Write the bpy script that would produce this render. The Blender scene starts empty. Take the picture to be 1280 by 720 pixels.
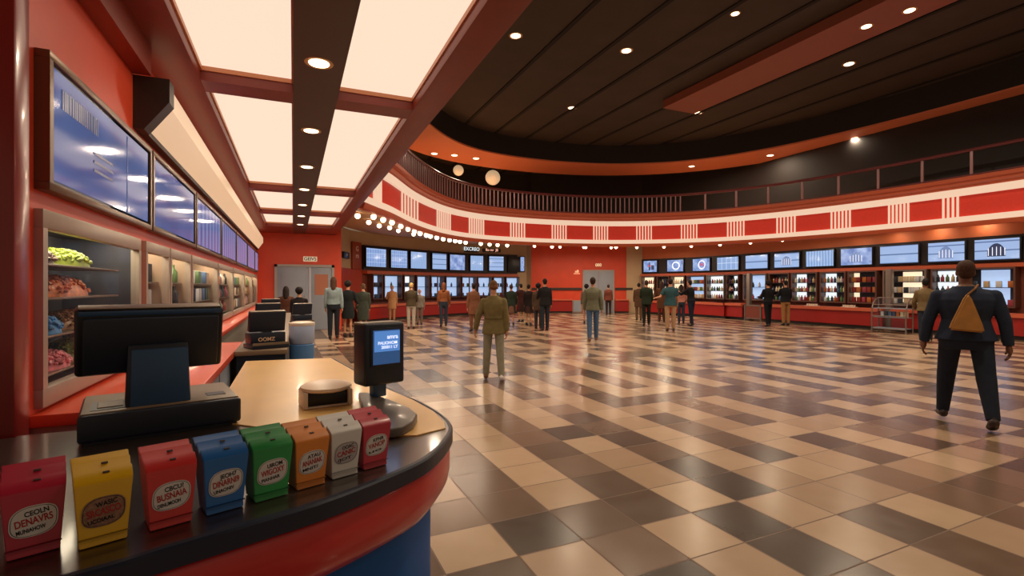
import bpy, bmesh, math, random
from mathutils import Vector, Matrix
random.seed(7)
PI = math.pi
SC = bpy.context.scene
COL = SC.collection
# ------------------------------------------------------------------ camera, world, exposure
EYE = 1.55; F = 620.0; HZ = 358.0
TH = math.radians(23.8); CT, ST = math.cos(TH), math.sin(TH)
cd = bpy.data.cameras.new('camera'); cam = bpy.data.objects.new('camera', cd); COL.objects.link(cam)
cam.location = (0, 0, EYE); cam.rotation_euler = (PI/2, 0, -TH)
cd.sensor_width = 36; cd.lens = F/1280*36; cd.shift_y = -2/1280; cd.clip_end = 200; cd.clip_start = .05
SC.camera = cam
SC.view_settings.view_transform = 'Standard'; SC.view_settings.look = 'None'
SC.view_settings.exposure = 0.0; SC.view_settings.gamma = 1.0
w = bpy.data.worlds.new('world'); SC.world = w; w.use_nodes = True
w.node_tree.nodes['Background'].inputs[0].default_value = (1.0, .72, .5, 1)
w.node_tree.nodes['Background'].inputs[1].default_value = .22
HALL_W = 92       # watts of each ceiling downlight of the hall
SMALL_W = 15        # small downlights

# ------------------------------------------------------------------ placing helpers (camera-aligned metres -> building axes)
def C(X, Y, z=0.0): return Vector((X*CT+Y*ST, -X*ST+Y*CT, z))
def PX(x, D, z=0.0): return C((x-640)/F*D, D, z)
def onz(x, y, z): return PX(x, (EYE-z)*F/(y-HZ), z)
def hit(poly, x):
    """point, tangent and room-side normal where the view direction x meets a plan polyline"""
    d = C((x-640)/F, 1.0); d = Vector((d.x, d.y)); best = None
    for k in range(len(poly)-1):
        a = Vector(poly[k][:2]); e = Vector(poly[k+1][:2])-a
        det = d.x*(-e.y)+e.x*d.y
        if abs(det) < 1e-9: continue
        t = (a.x*(-e.y)+e.x*a.y)/det; s = (d.x*a.y-d.y*a.x)/det
        if t > 0 and -1e-6 <= s <= 1+1e-6 and (best is None or t < best[0]):
            tg = e.normalized(); best = (t, a+e*s, tg, Vector((tg.y, -tg.x)))
    return best
def smooth_path(pts, n=6):
    P = [Vector(p[:2]) for p in pts]; out = []
    for k in range(len(P)-1):
        p0 = P[max(k-1, 0)]; p1 = P[k]; p2 = P[k+1]; p3 = P[min(k+2, len(P)-1)]
        for i in range(n):
            t = i/n
            out.append(.5*((2*p1)+(p2-p0)*t+(2*p0-5*p1+4*p2-p3)*t*t+(3*p1-p0-3*p2+p3)*t**3))
    out.append(P[-1]); return out
def offs(path, d):
    out = []
    for k, p in enumerate(path):
        a = path[max(k-1, 0)]; b = path[min(k+1, len(path)-1)]
        t = (b-a).normalized(); n = Vector((t.y, -t.x)); sc = 1.0
        if 0 < k < len(path)-1:
            t1 = (p-a).normalized(); sc = 1/max(.5, Vector((t1.y, -t1.x)).dot(n))
        out.append(p+n*d*sc)
    return out

# ------------------------------------------------------------------ materials
def lin(h):
    if isinstance(h, str):
        c = [int(h[i:i+2], 16)/255 for i in (0, 2, 4)]
    else: c = [v/255 for v in h]
    return tuple((v/12.92 if v <= .04045 else ((v+.055)/1.055)**2.4) for v in c)+(1,)
_m = {}
def mat(name, col, rough=.5, metal=0, spec=.5, emit=0, ecol=None, var=0, scale=20, bump=0, coat=0, trans=0, alpha=1):
    if name in _m: return _m[name]
    m = bpy.data.materials.new(name); m.use_nodes = True; nt = m.node_tree; b = nt.nodes['Principled BSDF']
    c = lin(col); b.inputs['Base Color'].default_value = c; b.inputs['Roughness'].default_value = rough
    b.inputs['Metallic'].default_value = metal; b.inputs['Specular IOR Level'].default_value = spec
    b.inputs['Coat Weight'].default_value = coat; b.inputs['Coat Roughness'].default_value = .1
    b.inputs['Transmission Weight'].default_value = trans
    b.inputs['Alpha'].default_value = alpha
    if emit:
        b.inputs['Emission Color'].default_value = lin(ecol) if ecol else c; b.inputs['Emission Strength'].default_value = emit
    if var or bump:
        tc = nt.nodes.new('ShaderNodeTexCoord'); n = nt.nodes.new('ShaderNodeTexNoise'); n.inputs['Scale'].default_value = scale
        n.inputs['Detail'].default_value = 4; nt.links.new(tc.outputs['Object'], n.inputs['Vector'])
        if var:
            r = nt.nodes.new('ShaderNodeValToRGB'); r.color_ramp.elements[0].position = .3; r.color_ramp.elements[1].position = .7
            r.color_ramp.elements[0].color = tuple(v*(1-var) for v in c[:3])+(1,)
            r.color_ramp.elements[1].color = tuple(min(1, v*(1+var)) for v in c[:3])+(1,)
            nt.links.new(n.outputs['Fac'], r.inputs[0]); nt.links.new(r.outputs[0], b.inputs['Base Color'])
        if bump:
            bp = nt.nodes.new('ShaderNodeBump'); bp.inputs['Strength'].default_value = bump; bp.inputs['Distance'].default_value = .01
            nt.links.new(n.outputs['Fac'], bp.inputs['Height']); nt.links.new(bp.outputs[0], b.inputs['Normal'])
    _m[name] = m; return m

M_red = mat('red_wall_paint', (222, 76, 44), .45, var=.06, scale=2)
M_beam = mat('canopy_beam_paint', (136, 50, 36), .4, var=.06, scale=3)
M_strip = mat('canopy_strip_paint', (78, 52, 40), .45)
M_panel = mat('light_panel', (120, 100, 80), .7, emit=.96, ecol=(255, 229, 203))
M_lamp = mat('lamp_glow', (255, 240, 215), .5, emit=6, ecol=(255, 226, 180))
M_lamp2 = mat('small_lamp_glow', (255, 240, 215), .5, emit=5, ecol=(255, 226, 186))
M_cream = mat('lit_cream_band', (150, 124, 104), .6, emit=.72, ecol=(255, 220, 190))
M_fred = mat('fascia_red', (236, 66, 50), .4, emit=0, var=.05)
M_corn = mat('cornice_brown', (196, 92, 58), .4)
M_soff = mat('soffit_tan', (206, 160, 116), .6)
M_beige = mat('beige_plaster', (196, 170, 134), .7, var=.05, scale=1.5)
M_orange = mat('orange_plaster', (208, 118, 74), .6, var=.05, scale=1.5)
M_dark = mat('dark_upper_wall', (40, 34, 32), .7)
M_brown = mat('brown_shop_wall', (132, 66, 48), .5, var=.1, scale=3)
M_black = mat('black_plastic', (19, 21, 28), .35, var=.05)
M_regbl = mat('charcoal_plastic', (28, 37, 52), .4, bump=.05, scale=300)
M_blue = mat('slate_blue_plastic', (46, 84, 124), .4, bump=.04, scale=300)
M_tan = mat('warm_grey_plastic', (128, 108, 84), .45, bump=.04, scale=300)
M_frame = mat('grey_brushed_frame', (176, 164, 150), .4, metal=.3, var=.05, scale=8)
M_bronze = mat('bronze_bezel', (112, 88, 66), .35, metal=.5)
M_rail = mat('rail_mauve_metal', (172, 130, 134), .4)
M_railt = mat('rail_top_maroon', (112, 52, 54), .35)
M_grey = mat('grey_door_paint', (152, 162, 176), .45, var=.04, scale=3)
M_trimg = mat('grey_door_trim', (170, 166, 162), .4)
M_cred = mat('counter_red_laminate', (160, 32, 26), .4)
M_ctop = mat('counter_orange_top', (204, 98, 68), .4)
M_kick = mat('dark_kick_plate', (54, 44, 42), .5)
M_ctr = mat('dark_glossy_counter_top', (52, 42, 36), .28, spec=1.0, coat=.6, var=.08, scale=6)
M_edge = mat('navy_edge_band', (24, 34, 54), .35)
M_cblue = mat('blue_counter_base', (4, 84, 160), .5, spec=.25)
M_cbred = mat('red_counter_apron', (196, 44, 44), .33, coat=.4)
M_tanrefl = mat('honey_top_reflection', (230, 184, 112), .35, coat=.2, var=.05, scale=3)
M_white = mat('cream_plastic', (226, 208, 190), .4)
M_glass = mat('display_glass', (120, 140, 160), .03, spec=.5, alpha=.05)
M_ceil = mat('ceiling_plank_brown', (62, 50, 42), .7, var=.12, scale=1.2)
M_groove = mat('ceiling_groove', (22, 18, 16), .8)
M_steel = mat('steel', (170, 165, 160), .3, metal=.8)
M_skin = mat('skin_warm', (196, 140, 108), .5, var=.04)
M_skin2 = mat('skin_brown', (120, 78, 56), .5, var=.04)

def floor_mat():
    m = bpy.data.materials.new('checked_floor_tiles'); m.use_nodes = True; nt = m.node_tree; N = nt.nodes; L = nt.links
    b = N['Principled BSDF']
    def mth(op, a, c=None, d=None):
        n = N.new('ShaderNodeMath'); n.operation = op
        for k, v in enumerate((a, c, d)):
            if v is None: continue
            if isinstance(v, (int, float)): n.inputs[k].default_value = v
            else: L.new(v, n.inputs[k])
        return n.outputs[0]
    tc = N.new('ShaderNodeTexCoord'); mp = N.new('ShaderNodeMapping'); mp.vector_type = 'TEXTURE'
    mp.inputs['Location'].default_value = (.750, 2.584, 0); mp.inputs['Rotation'].default_value = (0, 0, math.radians(1.0))
    mp.inputs['Scale'].default_value = (.436, .436, 1); L.new(tc.outputs['Object'], mp.inputs[0])
    sx = N.new('ShaderNodeSeparateXYZ'); L.new(mp.outputs[0], sx.inputs[0])
    u, v = sx.outputs[0], sx.outputs[1]
    iu, iv = mth('FLOOR', u), mth('FLOOR', v)
    fu, fv = mth('SUBTRACT', u, iu), mth('SUBTRACT', v, iv)
    # parity shifts in bands of three rows, with some cells swapped at random
    band = mth('FLOOR', mth('DIVIDE', mth('ADD', iv, 60), 3))
    wn1 = N.new('ShaderNodeTexWhiteNoise'); wn1.noise_dimensions = '1D'; L.new(band, wn1.inputs['W'])
    sh = mth('GREATER_THAN', wn1.outputs['Value'], .5)
    par = mth('FLOORED_MODULO', mth('ADD', iu, sh), 2)
    cb = N.new('ShaderNodeCombineXYZ'); L.new(iu, cb.inputs[0]); L.new(iv, cb.inputs[1])
    wn = N.new('ShaderNodeTexWhiteNoise'); wn.noise_dimensions = '2D'; L.new(cb.outputs[0], wn.inputs['Vector'])
    flip = mth('LESS_THAN', wn.outputs['Value'], .17)
    dk = mth('ABSOLUTE', mth('SUBTRACT', par, flip))
    cb2 = N.new('ShaderNodeCombineXYZ'); L.new(iv, cb2.inputs[0]); L.new(iu, cb2.inputs[1])
    wn2 = N.new('ShaderNodeTexWhiteNoise'); wn2.noise_dimensions = '2D'; L.new(cb2.outputs[0], wn2.inputs['Vector'])
    rl = N.new('ShaderNodeValToRGB'); rl.color_ramp.elements[0].color = lin((166, 138, 112)); rl.color_ramp.elements[1].color = lin((196, 168, 138))
    rd = N.new('ShaderNodeValToRGB'); rd.color_ramp.elements[0].color = lin((64, 54, 47)); rd.color_ramp.elements[1].color = lin((130, 104, 84))
    L.new(wn2.outputs['Value'], rl.inputs[0]); L.new(wn2.outputs['Value'], rd.inputs[0])
    mx = N.new('ShaderNodeMix'); mx.data_type = 'RGBA'; L.new(dk, mx.inputs['Factor']); L.new(rl.outputs[0], mx.inputs[6]); L.new(rd.outputs[0], mx.inputs[7])
    ns = N.new('ShaderNodeTexNoise'); ns.inputs['Scale'].default_value = 3.0; ns.inputs['Detail'].default_value = 5; L.new(mp.outputs[0], ns.inputs[0])
    mr = N.new('ShaderNodeMapRange'); mr.inputs[3].default_value = .95; mr.inputs[4].default_value = 1.05; L.new(ns.outputs[0], mr.inputs[0])
    mm = N.new('ShaderNodeMix'); mm.data_type = 'RGBA'; mm.blend_type = 'MULTIPLY'; mm.inputs['Factor'].default_value = 1
    L.new(mx.outputs[2], mm.inputs[6]); L.new(mr.outputs[0], mm.inputs[7])
    g = .012
    gu = mth('MINIMUM', fu, mth('SUBTRACT', 1, fu)); gv = mth('MINIMUM', fv, mth('SUBTRACT', 1, fv))
    gr = mth('LESS_THAN', mth('MINIMUM', gu, gv), g)
    mg = N.new('ShaderNodeMix'); mg.data_type = 'RGBA'; L.new(gr, mg.inputs['Factor']); L.new(mm.outputs[2], mg.inputs[6]); mg.inputs[7].default_value = lin((104, 78, 58))
    L.new(mg.outputs[2], b.inputs['Base Color'])
    rr = mth('ADD', mth('MULTIPLY', gr, .4), mth('ADD', .17, mth('MULTIPLY', ns.outputs[0], .12)))
    L.new(rr, b.inputs['Roughness']); b.inputs['Specular IOR Level'].default_value = .6
    bp = N.new('ShaderNodeBump'); bp.inputs['Strength'].default_value = .25; bp.inputs['Distance'].default_value = .004
    L.new(mth('SUBTRACT', 1, gr), bp.inputs['Height']); L.new(bp.outputs[0], b.inputs['Normal'])
    return m
M_floor = floor_mat()

def screen_mat(name, kind, c1=(120, 150, 205), c2=(190, 212, 245), st=1.0, scale=5):
    if name in _m: return _m[name]
    m = bpy.data.materials.new(name); m.use_nodes = True; nt = m.node_tree; N = nt.nodes; L = nt.links; b = N['Principled BSDF']
    b.inputs['Base Color'].default_value = (.01, .012, .02, 1); b.inputs['Roughness'].default_value = .08
    tc = N.new('ShaderNodeTexCoord')
    if kind == 'grid':
        t = N.new('ShaderNodeTexBrick'); t.inputs['Scale'].default_value = scale; t.offset = 0
        t.inputs['Color1'].default_value = lin(c1); t.inputs['Color2'].default_value = tuple(.8*a+.2*q for a, q in zip(lin(c1), lin(c2)))
        t.inputs['Mortar'].default_value = lin(c2); t.inputs['Mortar Size'].default_value = .05
        t.inputs['Brick Width'].default_value = .9; t.inputs['Row Height'].default_value = 1.1
        L.new(tc.outputs['UV'], t.inputs[0]); out = t.outputs[0]
    elif kind == 'lines':
        t = N.new('ShaderNodeTexWave'); t.bands_direction = 'X'; t.inputs['Scale'].default_value = scale; t.inputs['Distortion'].default_value = 1.5
        t.inputs['Detail'].default_value = 3; L.new(tc.outputs['UV'], t.inputs[0])
        r = N.new('ShaderNodeValToRGB'); r.color_ramp.elements[0].color = lin(c1); r.color_ramp.elements[1].color = lin(c2); r.color_ramp.elements[1].position = .8
        L.new(t.outputs['Fac'], r.inputs[0]); out = r.outputs[0]
    elif kind == 'rows':
        t = N.new('ShaderNodeTexWave'); t.bands_direction = 'Y'; t.inputs['Scale'].default_value = scale; t.inputs['Distortion'].default_value = 0
        L.new(tc.outputs['UV'], t.inputs[0])
        r = N.new('ShaderNodeValToRGB'); r.color_ramp.elements[0].color = lin(c1); r.color_ramp.elements[1].color = lin(c2); r.color_ramp.elements[0].position = .02; r.color_ramp.elements[1].position = .08
        L.new(t.outputs['Fac'], r.inputs[0]); out = r.outputs[0]
    else:
        t = N.new('ShaderNodeTexNoise'); t.inputs['Scale'].default_value = scale; L.new(tc.outputs['UV'], t.inputs[0])
        r = N.new('ShaderNodeValToRGB'); r.color_ramp.elements[0].color = lin(c1); r.color_ramp.elements[1].color = lin(c2); r.color_ramp.elements[0].position = .35; r.color_ramp.elements[1].position = .65
        L.new(t.outputs[0], r.inputs[0]); out = r.outputs[0]
    L.new(out, b.inputs['Emission Color']); b.inputs['Emission Strength'].default_value = st
    _m[name] = m; return m

# ------------------------------------------------------------------ mesh builder
class MB:
    def __init__(s): s.bm = bmesh.new(); s.mi = 0
    def _fin(s, vs, M=None):
        if M is not None: bmesh.ops.transform(s.bm, matrix=M, verts=vs)
        fs = set(f for v in vs for f in v.link_faces)
        for f in fs: f.material_index = s.mi
        return vs
    def box(s, c, size, bevel=0, rz=0, M=None, seg=2, taper=None):
        r = bmesh.ops.create_cube(s.bm, size=1); vs = r['verts']
        bmesh.ops.scale(s.bm, vec=size, verts=vs)
        if taper:
            for v in vs:
                if v.co.z > 0: v.co.x *= taper[0]; v.co.y *= taper[1]
        if bevel:
            es = list(set(e for v in vs for e in v.link_edges))
            r = bmesh.ops.bevel(s.bm, geom=es, offset=bevel, segments=seg, affect='EDGES', profile=.5); vs = list(set(v for f in r['faces'] for v in f.verts))
            # every vertex of the island
            seen = set(vs); st = list(vs)
            while st:
                v = st.pop()
                for e in v.link_edges:
                    o = e.other_vert(v)
                    if o not in seen: seen.add(o); st.append(o)
            vs = list(seen)
        T = Matrix.Translation(c) @ Matrix.Rotation(rz, 4, 'Z')
        if M is not None: T = M @ T
        return s._fin(vs, T)
    def lohi(s, lo, hi, bevel=0, **k):
        return s.box([(a+b)/2 for a, b in zip(lo, hi)], [abs(b-a) for a, b in zip(lo, hi)], bevel, **k)
    def ball(s, c, r, seg=16, rings=10, M=None):
        q = bmesh.ops.create_uvsphere(s.bm, u_segments=seg, v_segments=rings, radius=1); vs = q['verts']
        rr = (r, r, r) if isinstance(r, (int, float)) else r
        T = Matrix.Translation(c) @ Matrix.Diagonal((*rr, 1))
        if M is not None: T = M @ T
        return s._fin(vs, T)
    def cone(s, p0, p1, r0, r1, n=16, M=None):
        p0, p1 = Vector(p0), Vector(p1); d = p1-p0
        q = bmesh.ops.create_cone(s.bm, cap_ends=True, segments=n, radius1=r0, radius2=max(r1, 1e-5), depth=d.length); vs = q['verts']
        T = Matrix.Translation((p0+p1)/2) @ d.to_track_quat('Z', 'Y').to_matrix().to_4x4()
        if M is not None: T = M @ T
        return s._fin(vs, T)
    def limb(s, p0, p1, r0, r1, e0=True, e1=True, n=14):
        s.cone(p0, p1, r0, r1, n)
        if e0: s.ball(p0, r0, n, 8)
        if e1: s.ball(p1, r1, n, 8)
    def lathe(s, prof, n=20, c=(0, 0, 0), M=None, loop=False):
        T = Matrix.Translation(c)
        if M is not None: T = M @ T
        rings = []
        for r, z in prof:
            rings.append([s.bm.verts.new(T @ Vector((r*math.cos(2*PI*k/n), r*math.sin(2*PI*k/n), z))) for k in range(n)])
        for a, b in zip(rings, rings[1:]+(rings[:1] if loop else [])):
            for k in range(n):
                f = s.bm.faces.new((a[k], a[(k+1) % n], b[(k+1) % n], b[k])); f.material_index = s.mi
        for ring, rev in (() if loop else ((rings[0], True), (rings[-1], False))):
            f = s.bm.faces.new(list(reversed(ring)) if rev else ring); f.material_index = s.mi
    def rings(s, R, n=24):
        """closed loft through ellipses (z, rx, ry, x, y)"""
        rr = []
        for z, rx, ry, x, y in R:
            rr.append([s.bm.verts.new((x+rx*math.cos(2*PI*k/n), y+ry*math.sin(2*PI*k/n), z)) for k in range(n)])
        for a, b in zip(rr, rr[1:]):
            for k in range(n): s.bm.faces.new((a[k], a[(k+1) % n], b[(k+1) % n], b[k]))
        s.bm.faces.new(list(reversed(rr[0]))); s.bm.faces.new(rr[-1])
    def prism(s, poly, z0, z1, M=None, bevel=0):
        """vertical prism over a plan polygon"""
        lo = [s.bm.verts.new((p[0], p[1], z0)) for p in poly]; hi = [s.bm.verts.new((p[0], p[1], z1)) for p in poly]
        n = len(poly); fs = [s.bm.faces.new(list(reversed(lo))), s.bm.faces.new(hi)]
        for k in range(n): fs.append(s.bm.faces.new((lo[k], lo[(k+1) % n], hi[(k+1) % n], hi[k])))
        for f in fs: f.material_index = s.mi
        bmesh.ops.recalc_face_normals(s.bm, faces=fs)
        vs = lo+hi
        if M is not None: bmesh.ops.transform(s.bm, matrix=M, verts=vs)
        if bevel:
            es = [e for e in hi[0].link_faces[0].edges] if False else [e for e in fs[1].edges]
            bmesh.ops.bevel(s.bm, geom=es, offset=bevel, segments=3, affect='EDGES', profile=.5)
        return vs
    def sweep(s, path, prof, closed=True):
        """profile [(offset to the room side, z)...] carried along a plan path"""
        cols = [offs(path, o) for o, z in prof]; n = len(prof); V = []
        for k in range(len(path)): V.append([s.bm.verts.new((cols[j][k].x, cols[j][k].y, prof[j][1])) for j in range(n)])
        fs = []
        for a, b in zip(V, V[1:]):
            for j in range(n if closed else n-1):
                fs.append(s.bm.faces.new((a[j], a[(j+1) % n], b[(j+1) % n], b[j])))
        if closed:
            fs.append(s.bm.faces.new(V[0])); fs.append(s.bm.faces.new(list(reversed(V[-1]))))
        for f in fs: f.material_index = s.mi
        bmesh.ops.recalc_face_normals(s.bm, faces=fs)
    def build(s, name, mats, parent=None, smooth=40, loc=None, rz=0, uv=None):
        if uv:
            l = s.bm.loops.layers.uv.new('UVMap'); cs = [v.co for v in s.bm.verts]
            ax, bx = uv
            a0, a1 = min(c[ax] for c in cs), max(c[ax] for c in cs); b0, b1 = min(c[bx] for c in cs), max(c[bx] for c in cs)
            for f in s.bm.faces:
                for lp in f.loops: lp[l].uv = ((lp.vert.co[ax]-a0)/(a1-a0+1e-9), (lp.vert.co[bx]-b0)/(b1-b0+1e-9)*(b1-b0)/(a1-a0+1e-9))
        if smooth:
            s.bm.normal_update()
            for f in s.bm.faces: f.smooth = True
            for e in s.bm.edges:
                if len(e.link_faces) == 2 and e.calc_face_angle(0) > math.radians(smooth): e.smooth = False
        me = bpy.data.meshes.new(name); s.bm.to_mesh(me); s.bm.free()
        for m in (mats if isinstance(mats, (list, tuple)) else [mats]): me.materials.append(m)
        o = bpy.data.objects.new(name, me); COL.objects.link(o)
        if parent: o.parent = parent
        if loc is not None: o.location = loc
        o.rotation_euler.z = rz
        return o

def tag(o, label=None, cat=None, group=None, kind=None):
    if label: o['label'] = label
    if cat: o['category'] = cat
    if group: o['group'] = group
    if kind: o['kind'] = kind
    return o
def empty(name, loc, rz=0, label=None, cat=None, group=None):
    o = bpy.data.objects.new(name, None); COL.objects.link(o); o.location = loc; o.rotation_euler.z = rz; o.empty_display_size = .1
    return tag(o, label, cat, group)
def S(o): o['kind'] = 'structure'; return o
def copy_tree(o, parent=None):
    c = o.copy(); COL.objects.link(c)
    if parent: c.parent = parent
    for ch in [x for x in o.children]: copy_tree(ch, c)
    return c
def lettering(name, txt, size, m, parent, loc, rot=(PI/2, 0, 0), ext=.002, label=None, sx=1.0):
    cu = bpy.data.curves.new('t', 'FONT'); cu.body = txt; cu.size = size; cu.align_x = 'CENTER'; cu.align_y = 'CENTER'; cu.extrude = ext; cu.offset = size*.02
    t = bpy.data.objects.new('t', cu); COL.objects.link(t)
    dg = bpy.context.evaluated_depsgraph_get(); me = bpy.data.meshes.new_from_object(t.evaluated_get(dg))
    bpy.data.objects.remove(t); me.materials.clear(); me.materials.append(m); me.name = name
    o = bpy.data.objects.new(name, me); COL.objects.link(o); o.parent = parent; o.location = loc; o.rotation_euler = rot; o.scale = (sx, 1, 1)
    if label: o['label'] = label
    return o
def remesh(mb, name, m, parent, voxel=.012, sm=3, extra=None):
    me = bpy.data.meshes.new('tmp'); mb.bm.to_mesh(me); mb.bm.free(); t = bpy.data.objects.new('tmp', me); COL.objects.link(t)
    r = t.modifiers.new('r', 'REMESH'); r.mode = 'VOXEL'; r.voxel_size = voxel
    if sm:
        q = t.modifiers.new('s', 'SMOOTH'); q.factor = .5; q.iterations = sm
    dg = bpy.context.evaluated_depsgraph_get(); out = bpy.data.meshes.new_from_object(t.evaluated_get(dg)); bpy.data.objects.remove(t)
    if extra is not None:
        bm = bmesh.new(); bm.from_mesh(out); em = bpy.data.meshes.new('e'); extra.bm.to_mesh(em); extra.bm.free(); bm.from_mesh(em); bm.to_mesh(out); bm.free()
    out.materials.clear()
    out.materials.append(m); out.name = name
    for p in out.polygons: p.use_smooth = True
    o = bpy.data.objects.new(name, out); COL.objects.link(o)
    if parent: o.parent = parent
    return o

# ================================================================== THE SETTING
LW = -1.12          # left wall plane
W = [PX(425, 20.0), PX(437, 21.4), PX(462, 22.8), PX(490, 24), PX(547, 26.6), PX(590, 28.4), PX(650, 29.6), PX(664, 29.3)]
W = smooth_path(W, 3)
RW = [W[-1], Vector(PX(785, 29.1)[:2])]
SW = [RW[-1], Vector(PX(803, 29.0)[:2]), Vector(PX(870, 26.8)[:2]), Vector(PX(925, 24.4)[:2]), Vector((20.0, 16.6)), Vector((20.0, 10)), Vector((20.0, -4))]
FC = smooth_path([(1.44, 12.3), (1.85, 13.0), (2.4, 13.9), (3.6, 16.2), (5.1, 18.3), (6.7, 19.6), (8.7, 20.2), (11.5, 20.2), (14.3, 19.4), (16.8, 17.5), (18.4, 14.5), (19.2, 10.5), (19.3, 6), (19.3, 1), (19.3, -4)], 5)
ZS = 4.0            # soffit under the balcony
ZC = 8.2            # hall ceiling

m = MB(); m.lohi((-3, -5, -.1), (27, 33, 0)); S(m.build('floor', M_floor, smooth=0))
m = MB(); m.lohi((1.2, -5, ZC), (27, 33, ZC+.15)); m.mi = 1
for k in range(11):
    u = 3.3+1.55*k; m.lohi((u, -5, ZC-.03), (u+.12, 33, ZC+.01))
S(m.build('ceiling', [M_ceil, M_groove], smooth=0))
m = MB(); m.lohi((12.05, -5, 7.9), (13.5, 14, ZC-.03)); S(m.build('trim_1', mat('bulkhead_orange', (150, 84, 66), .5), smooth=0))
# left wall with openings for the display cases
CZ0, CZ1 = .97, 1.92
cases = [(3.05, 4.71), (4.86, 5.70), (5.74, 6.78), (6.86, 9.02), (9.12, 11.15), (11.25, 13.65), (13.75, 16.1), (16.2, 18.3)]
m = MB(); X0 = -1.62
m.lohi((X0, 2.75, 0), (LW, 19, CZ0)); m.lohi((X0, 2.75, CZ1), (LW, 19, 3.55))
ed = [2.75]+[v for c in cases for v in c]+[19]
for k in range(0, len(ed), 2): m.lohi((X0, ed[k], CZ0), (LW, ed[k+1], CZ1))
S(m.build('wall_left', M_red, smooth=0))
m = MB(); m.lohi((-2.3, 2.62, 0), (-1.02, 2.75, 3.4), bevel=.012); S(m.build('trim_2', mat('burgundy_pier', (150, 40, 34), .3, coat=.3), smooth=30))
m = MB(); m.lohi((X0, 19, 0), (1.6, 19.3, 8)); S(m.build('wall_back', M_red, smooth=0))
# beige hall wall on the left, upper dark walls, red wall, shop wall
m = MB(); m.sweep(W, [(0, 0), (0, ZS), (-.25, ZS), (-.25, 0)]); S(m.build('wall_north', M_beige, smooth=30))
m = MB(); m.sweep(RW, [(0, 0), (0, ZS), (-.25, ZS), (-.25, 0)]); S(m.build('wall_middle', M_red, smooth=30))
m = MB(); m.sweep(SW, [(0, 0), (0, ZS), (-.25, ZS), (-.25, 0)]); S(m.build('wall_right', M_orange, smooth=30))
m = MB(); m.sweep(W[:-1]+RW[:-1]+SW, [(.05, 4.9), (.05, ZC), (-.3, ZC), (-.3, 4.9)]); S(m.build('wall_upper', M_dark, smooth=30))
m = MB(); m.lohi((1.35, 4, 3.6), (1.55, 19.3, 5.2)); S(m.build('wall_canopy', M_dark, smooth=0))
# beige strip at the corner beside the red wall, and dark band across the red wall
Wall = W[:-1]+RW[:-1]+SW
m = MB(); p0 = Vector(PX(770, 29.1)[:2]); m.sweep([Vector(PX(783, 29.1)[:2]), SW[1]], [(.04, 0), (.04, ZS-.02), (.0, ZS-.02), (.0, 0)]); S(m.build('trim_3', M_beige, smooth=0))
m = MB(); m.sweep([Vector(PX(665, 29.28)[:2]), Vector(PX(727, 29.17)[:2])], [(.05, 1.33), (.05, 1.47), (0, 1.47), (0, 1.33)])
m.sweep([Vector(PX(769, 29.12)[:2]), Vector(PX(800, 29.05)[:2])], [(.05, 1.33), (.05, 1.47), (0, 1.47), (0, 1.33)]); S(m.build('trim_4', M_kick, smooth=0))
# balcony slab / soffit
ZF, ZW = 3.47, 4.0
pairs = [(Vector(FC[0]), Vector(Wall[0][:2]))]+[(hit(FC, x)[1], hit(Wall, x)[1]) for x in list(range(455, 1276, 15)) if hit(FC, x)]+[(Vector(FC[-1]), Vector(Wall[-1][:2]))]
m = MB(); ra = [m.bm.verts.new((p.x, p.y, ZF)) for p, q_ in pairs]; rb_ = [m.bm.verts.new((q_.x, q_.y, ZW)) for p, q_ in pairs]
rc = [m.bm.verts.new((p.x, p.y, 4.9)) for p, q_ in pairs]; rd_ = [m.bm.verts.new((q_.x, q_.y, 4.9)) for p, q_ in pairs]
for k in range(len(pairs)-1):
    m.bm.faces.new((ra[k], rb_[k], rb_[k+1], ra[k+1])); m.bm.faces.new((rc[k], rc[k+1], rd_[k+1], rd_[k])); m.bm.faces.new((ra[k], ra[k+1], rc[k+1], rc[k])); m.bm.faces.new((rb_[k], rd_[k], rd_[k+1], rb_[k+1]))
bmesh.ops.recalc_face_normals(m.bm, faces=m.bm.faces[:])
S(m.build('trim_5', M_soff, smooth=30))
def on_soffit(x, y):
    f_ = hit(FC, x) or (12.0,); w_ = hit(Wall, x); Df, Dw = f_[0], w_[0]; g = (ZW-ZF)/(Dw-Df); r_ = (HZ-y)/F
    D = (ZF-g*Df-EYE)/(r_-g) if abs(r_-g) > 1e-6 else Dw
    D = max(Df+.35, min(Dw-.3, D)); return PX(x, D, ZF+g*(D-Df))
# the fascia: cornice, lit cream bands, red frieze with cream bars
m = MB(); m.sweep(FC, [(0, 3.42), (.10, 3.42), (.14, 3.52), (.14, 3.56), (0, 3.56)]); m.sweep(FC, [(0, 4.62), (.06, 4.62), (.10, 4.7), (.2, 4.74), (.2, 4.8), (.26, 4.84), (.26, 4.95), (0, 4.95)])
S(m.build('trim_6', M_corn, smooth=35))
m = MB(); m.sweep(FC, [(-.12, 3.45), (.02, 3.45), (.02, 4.8), (-.12, 4.8)]); S(m.build('trim_7', M_fred, smooth=35))
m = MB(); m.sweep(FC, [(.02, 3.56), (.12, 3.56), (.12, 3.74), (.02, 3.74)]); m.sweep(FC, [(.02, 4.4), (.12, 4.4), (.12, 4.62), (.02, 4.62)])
S(m.build('trim_8', M_cream, smooth=35))
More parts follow.
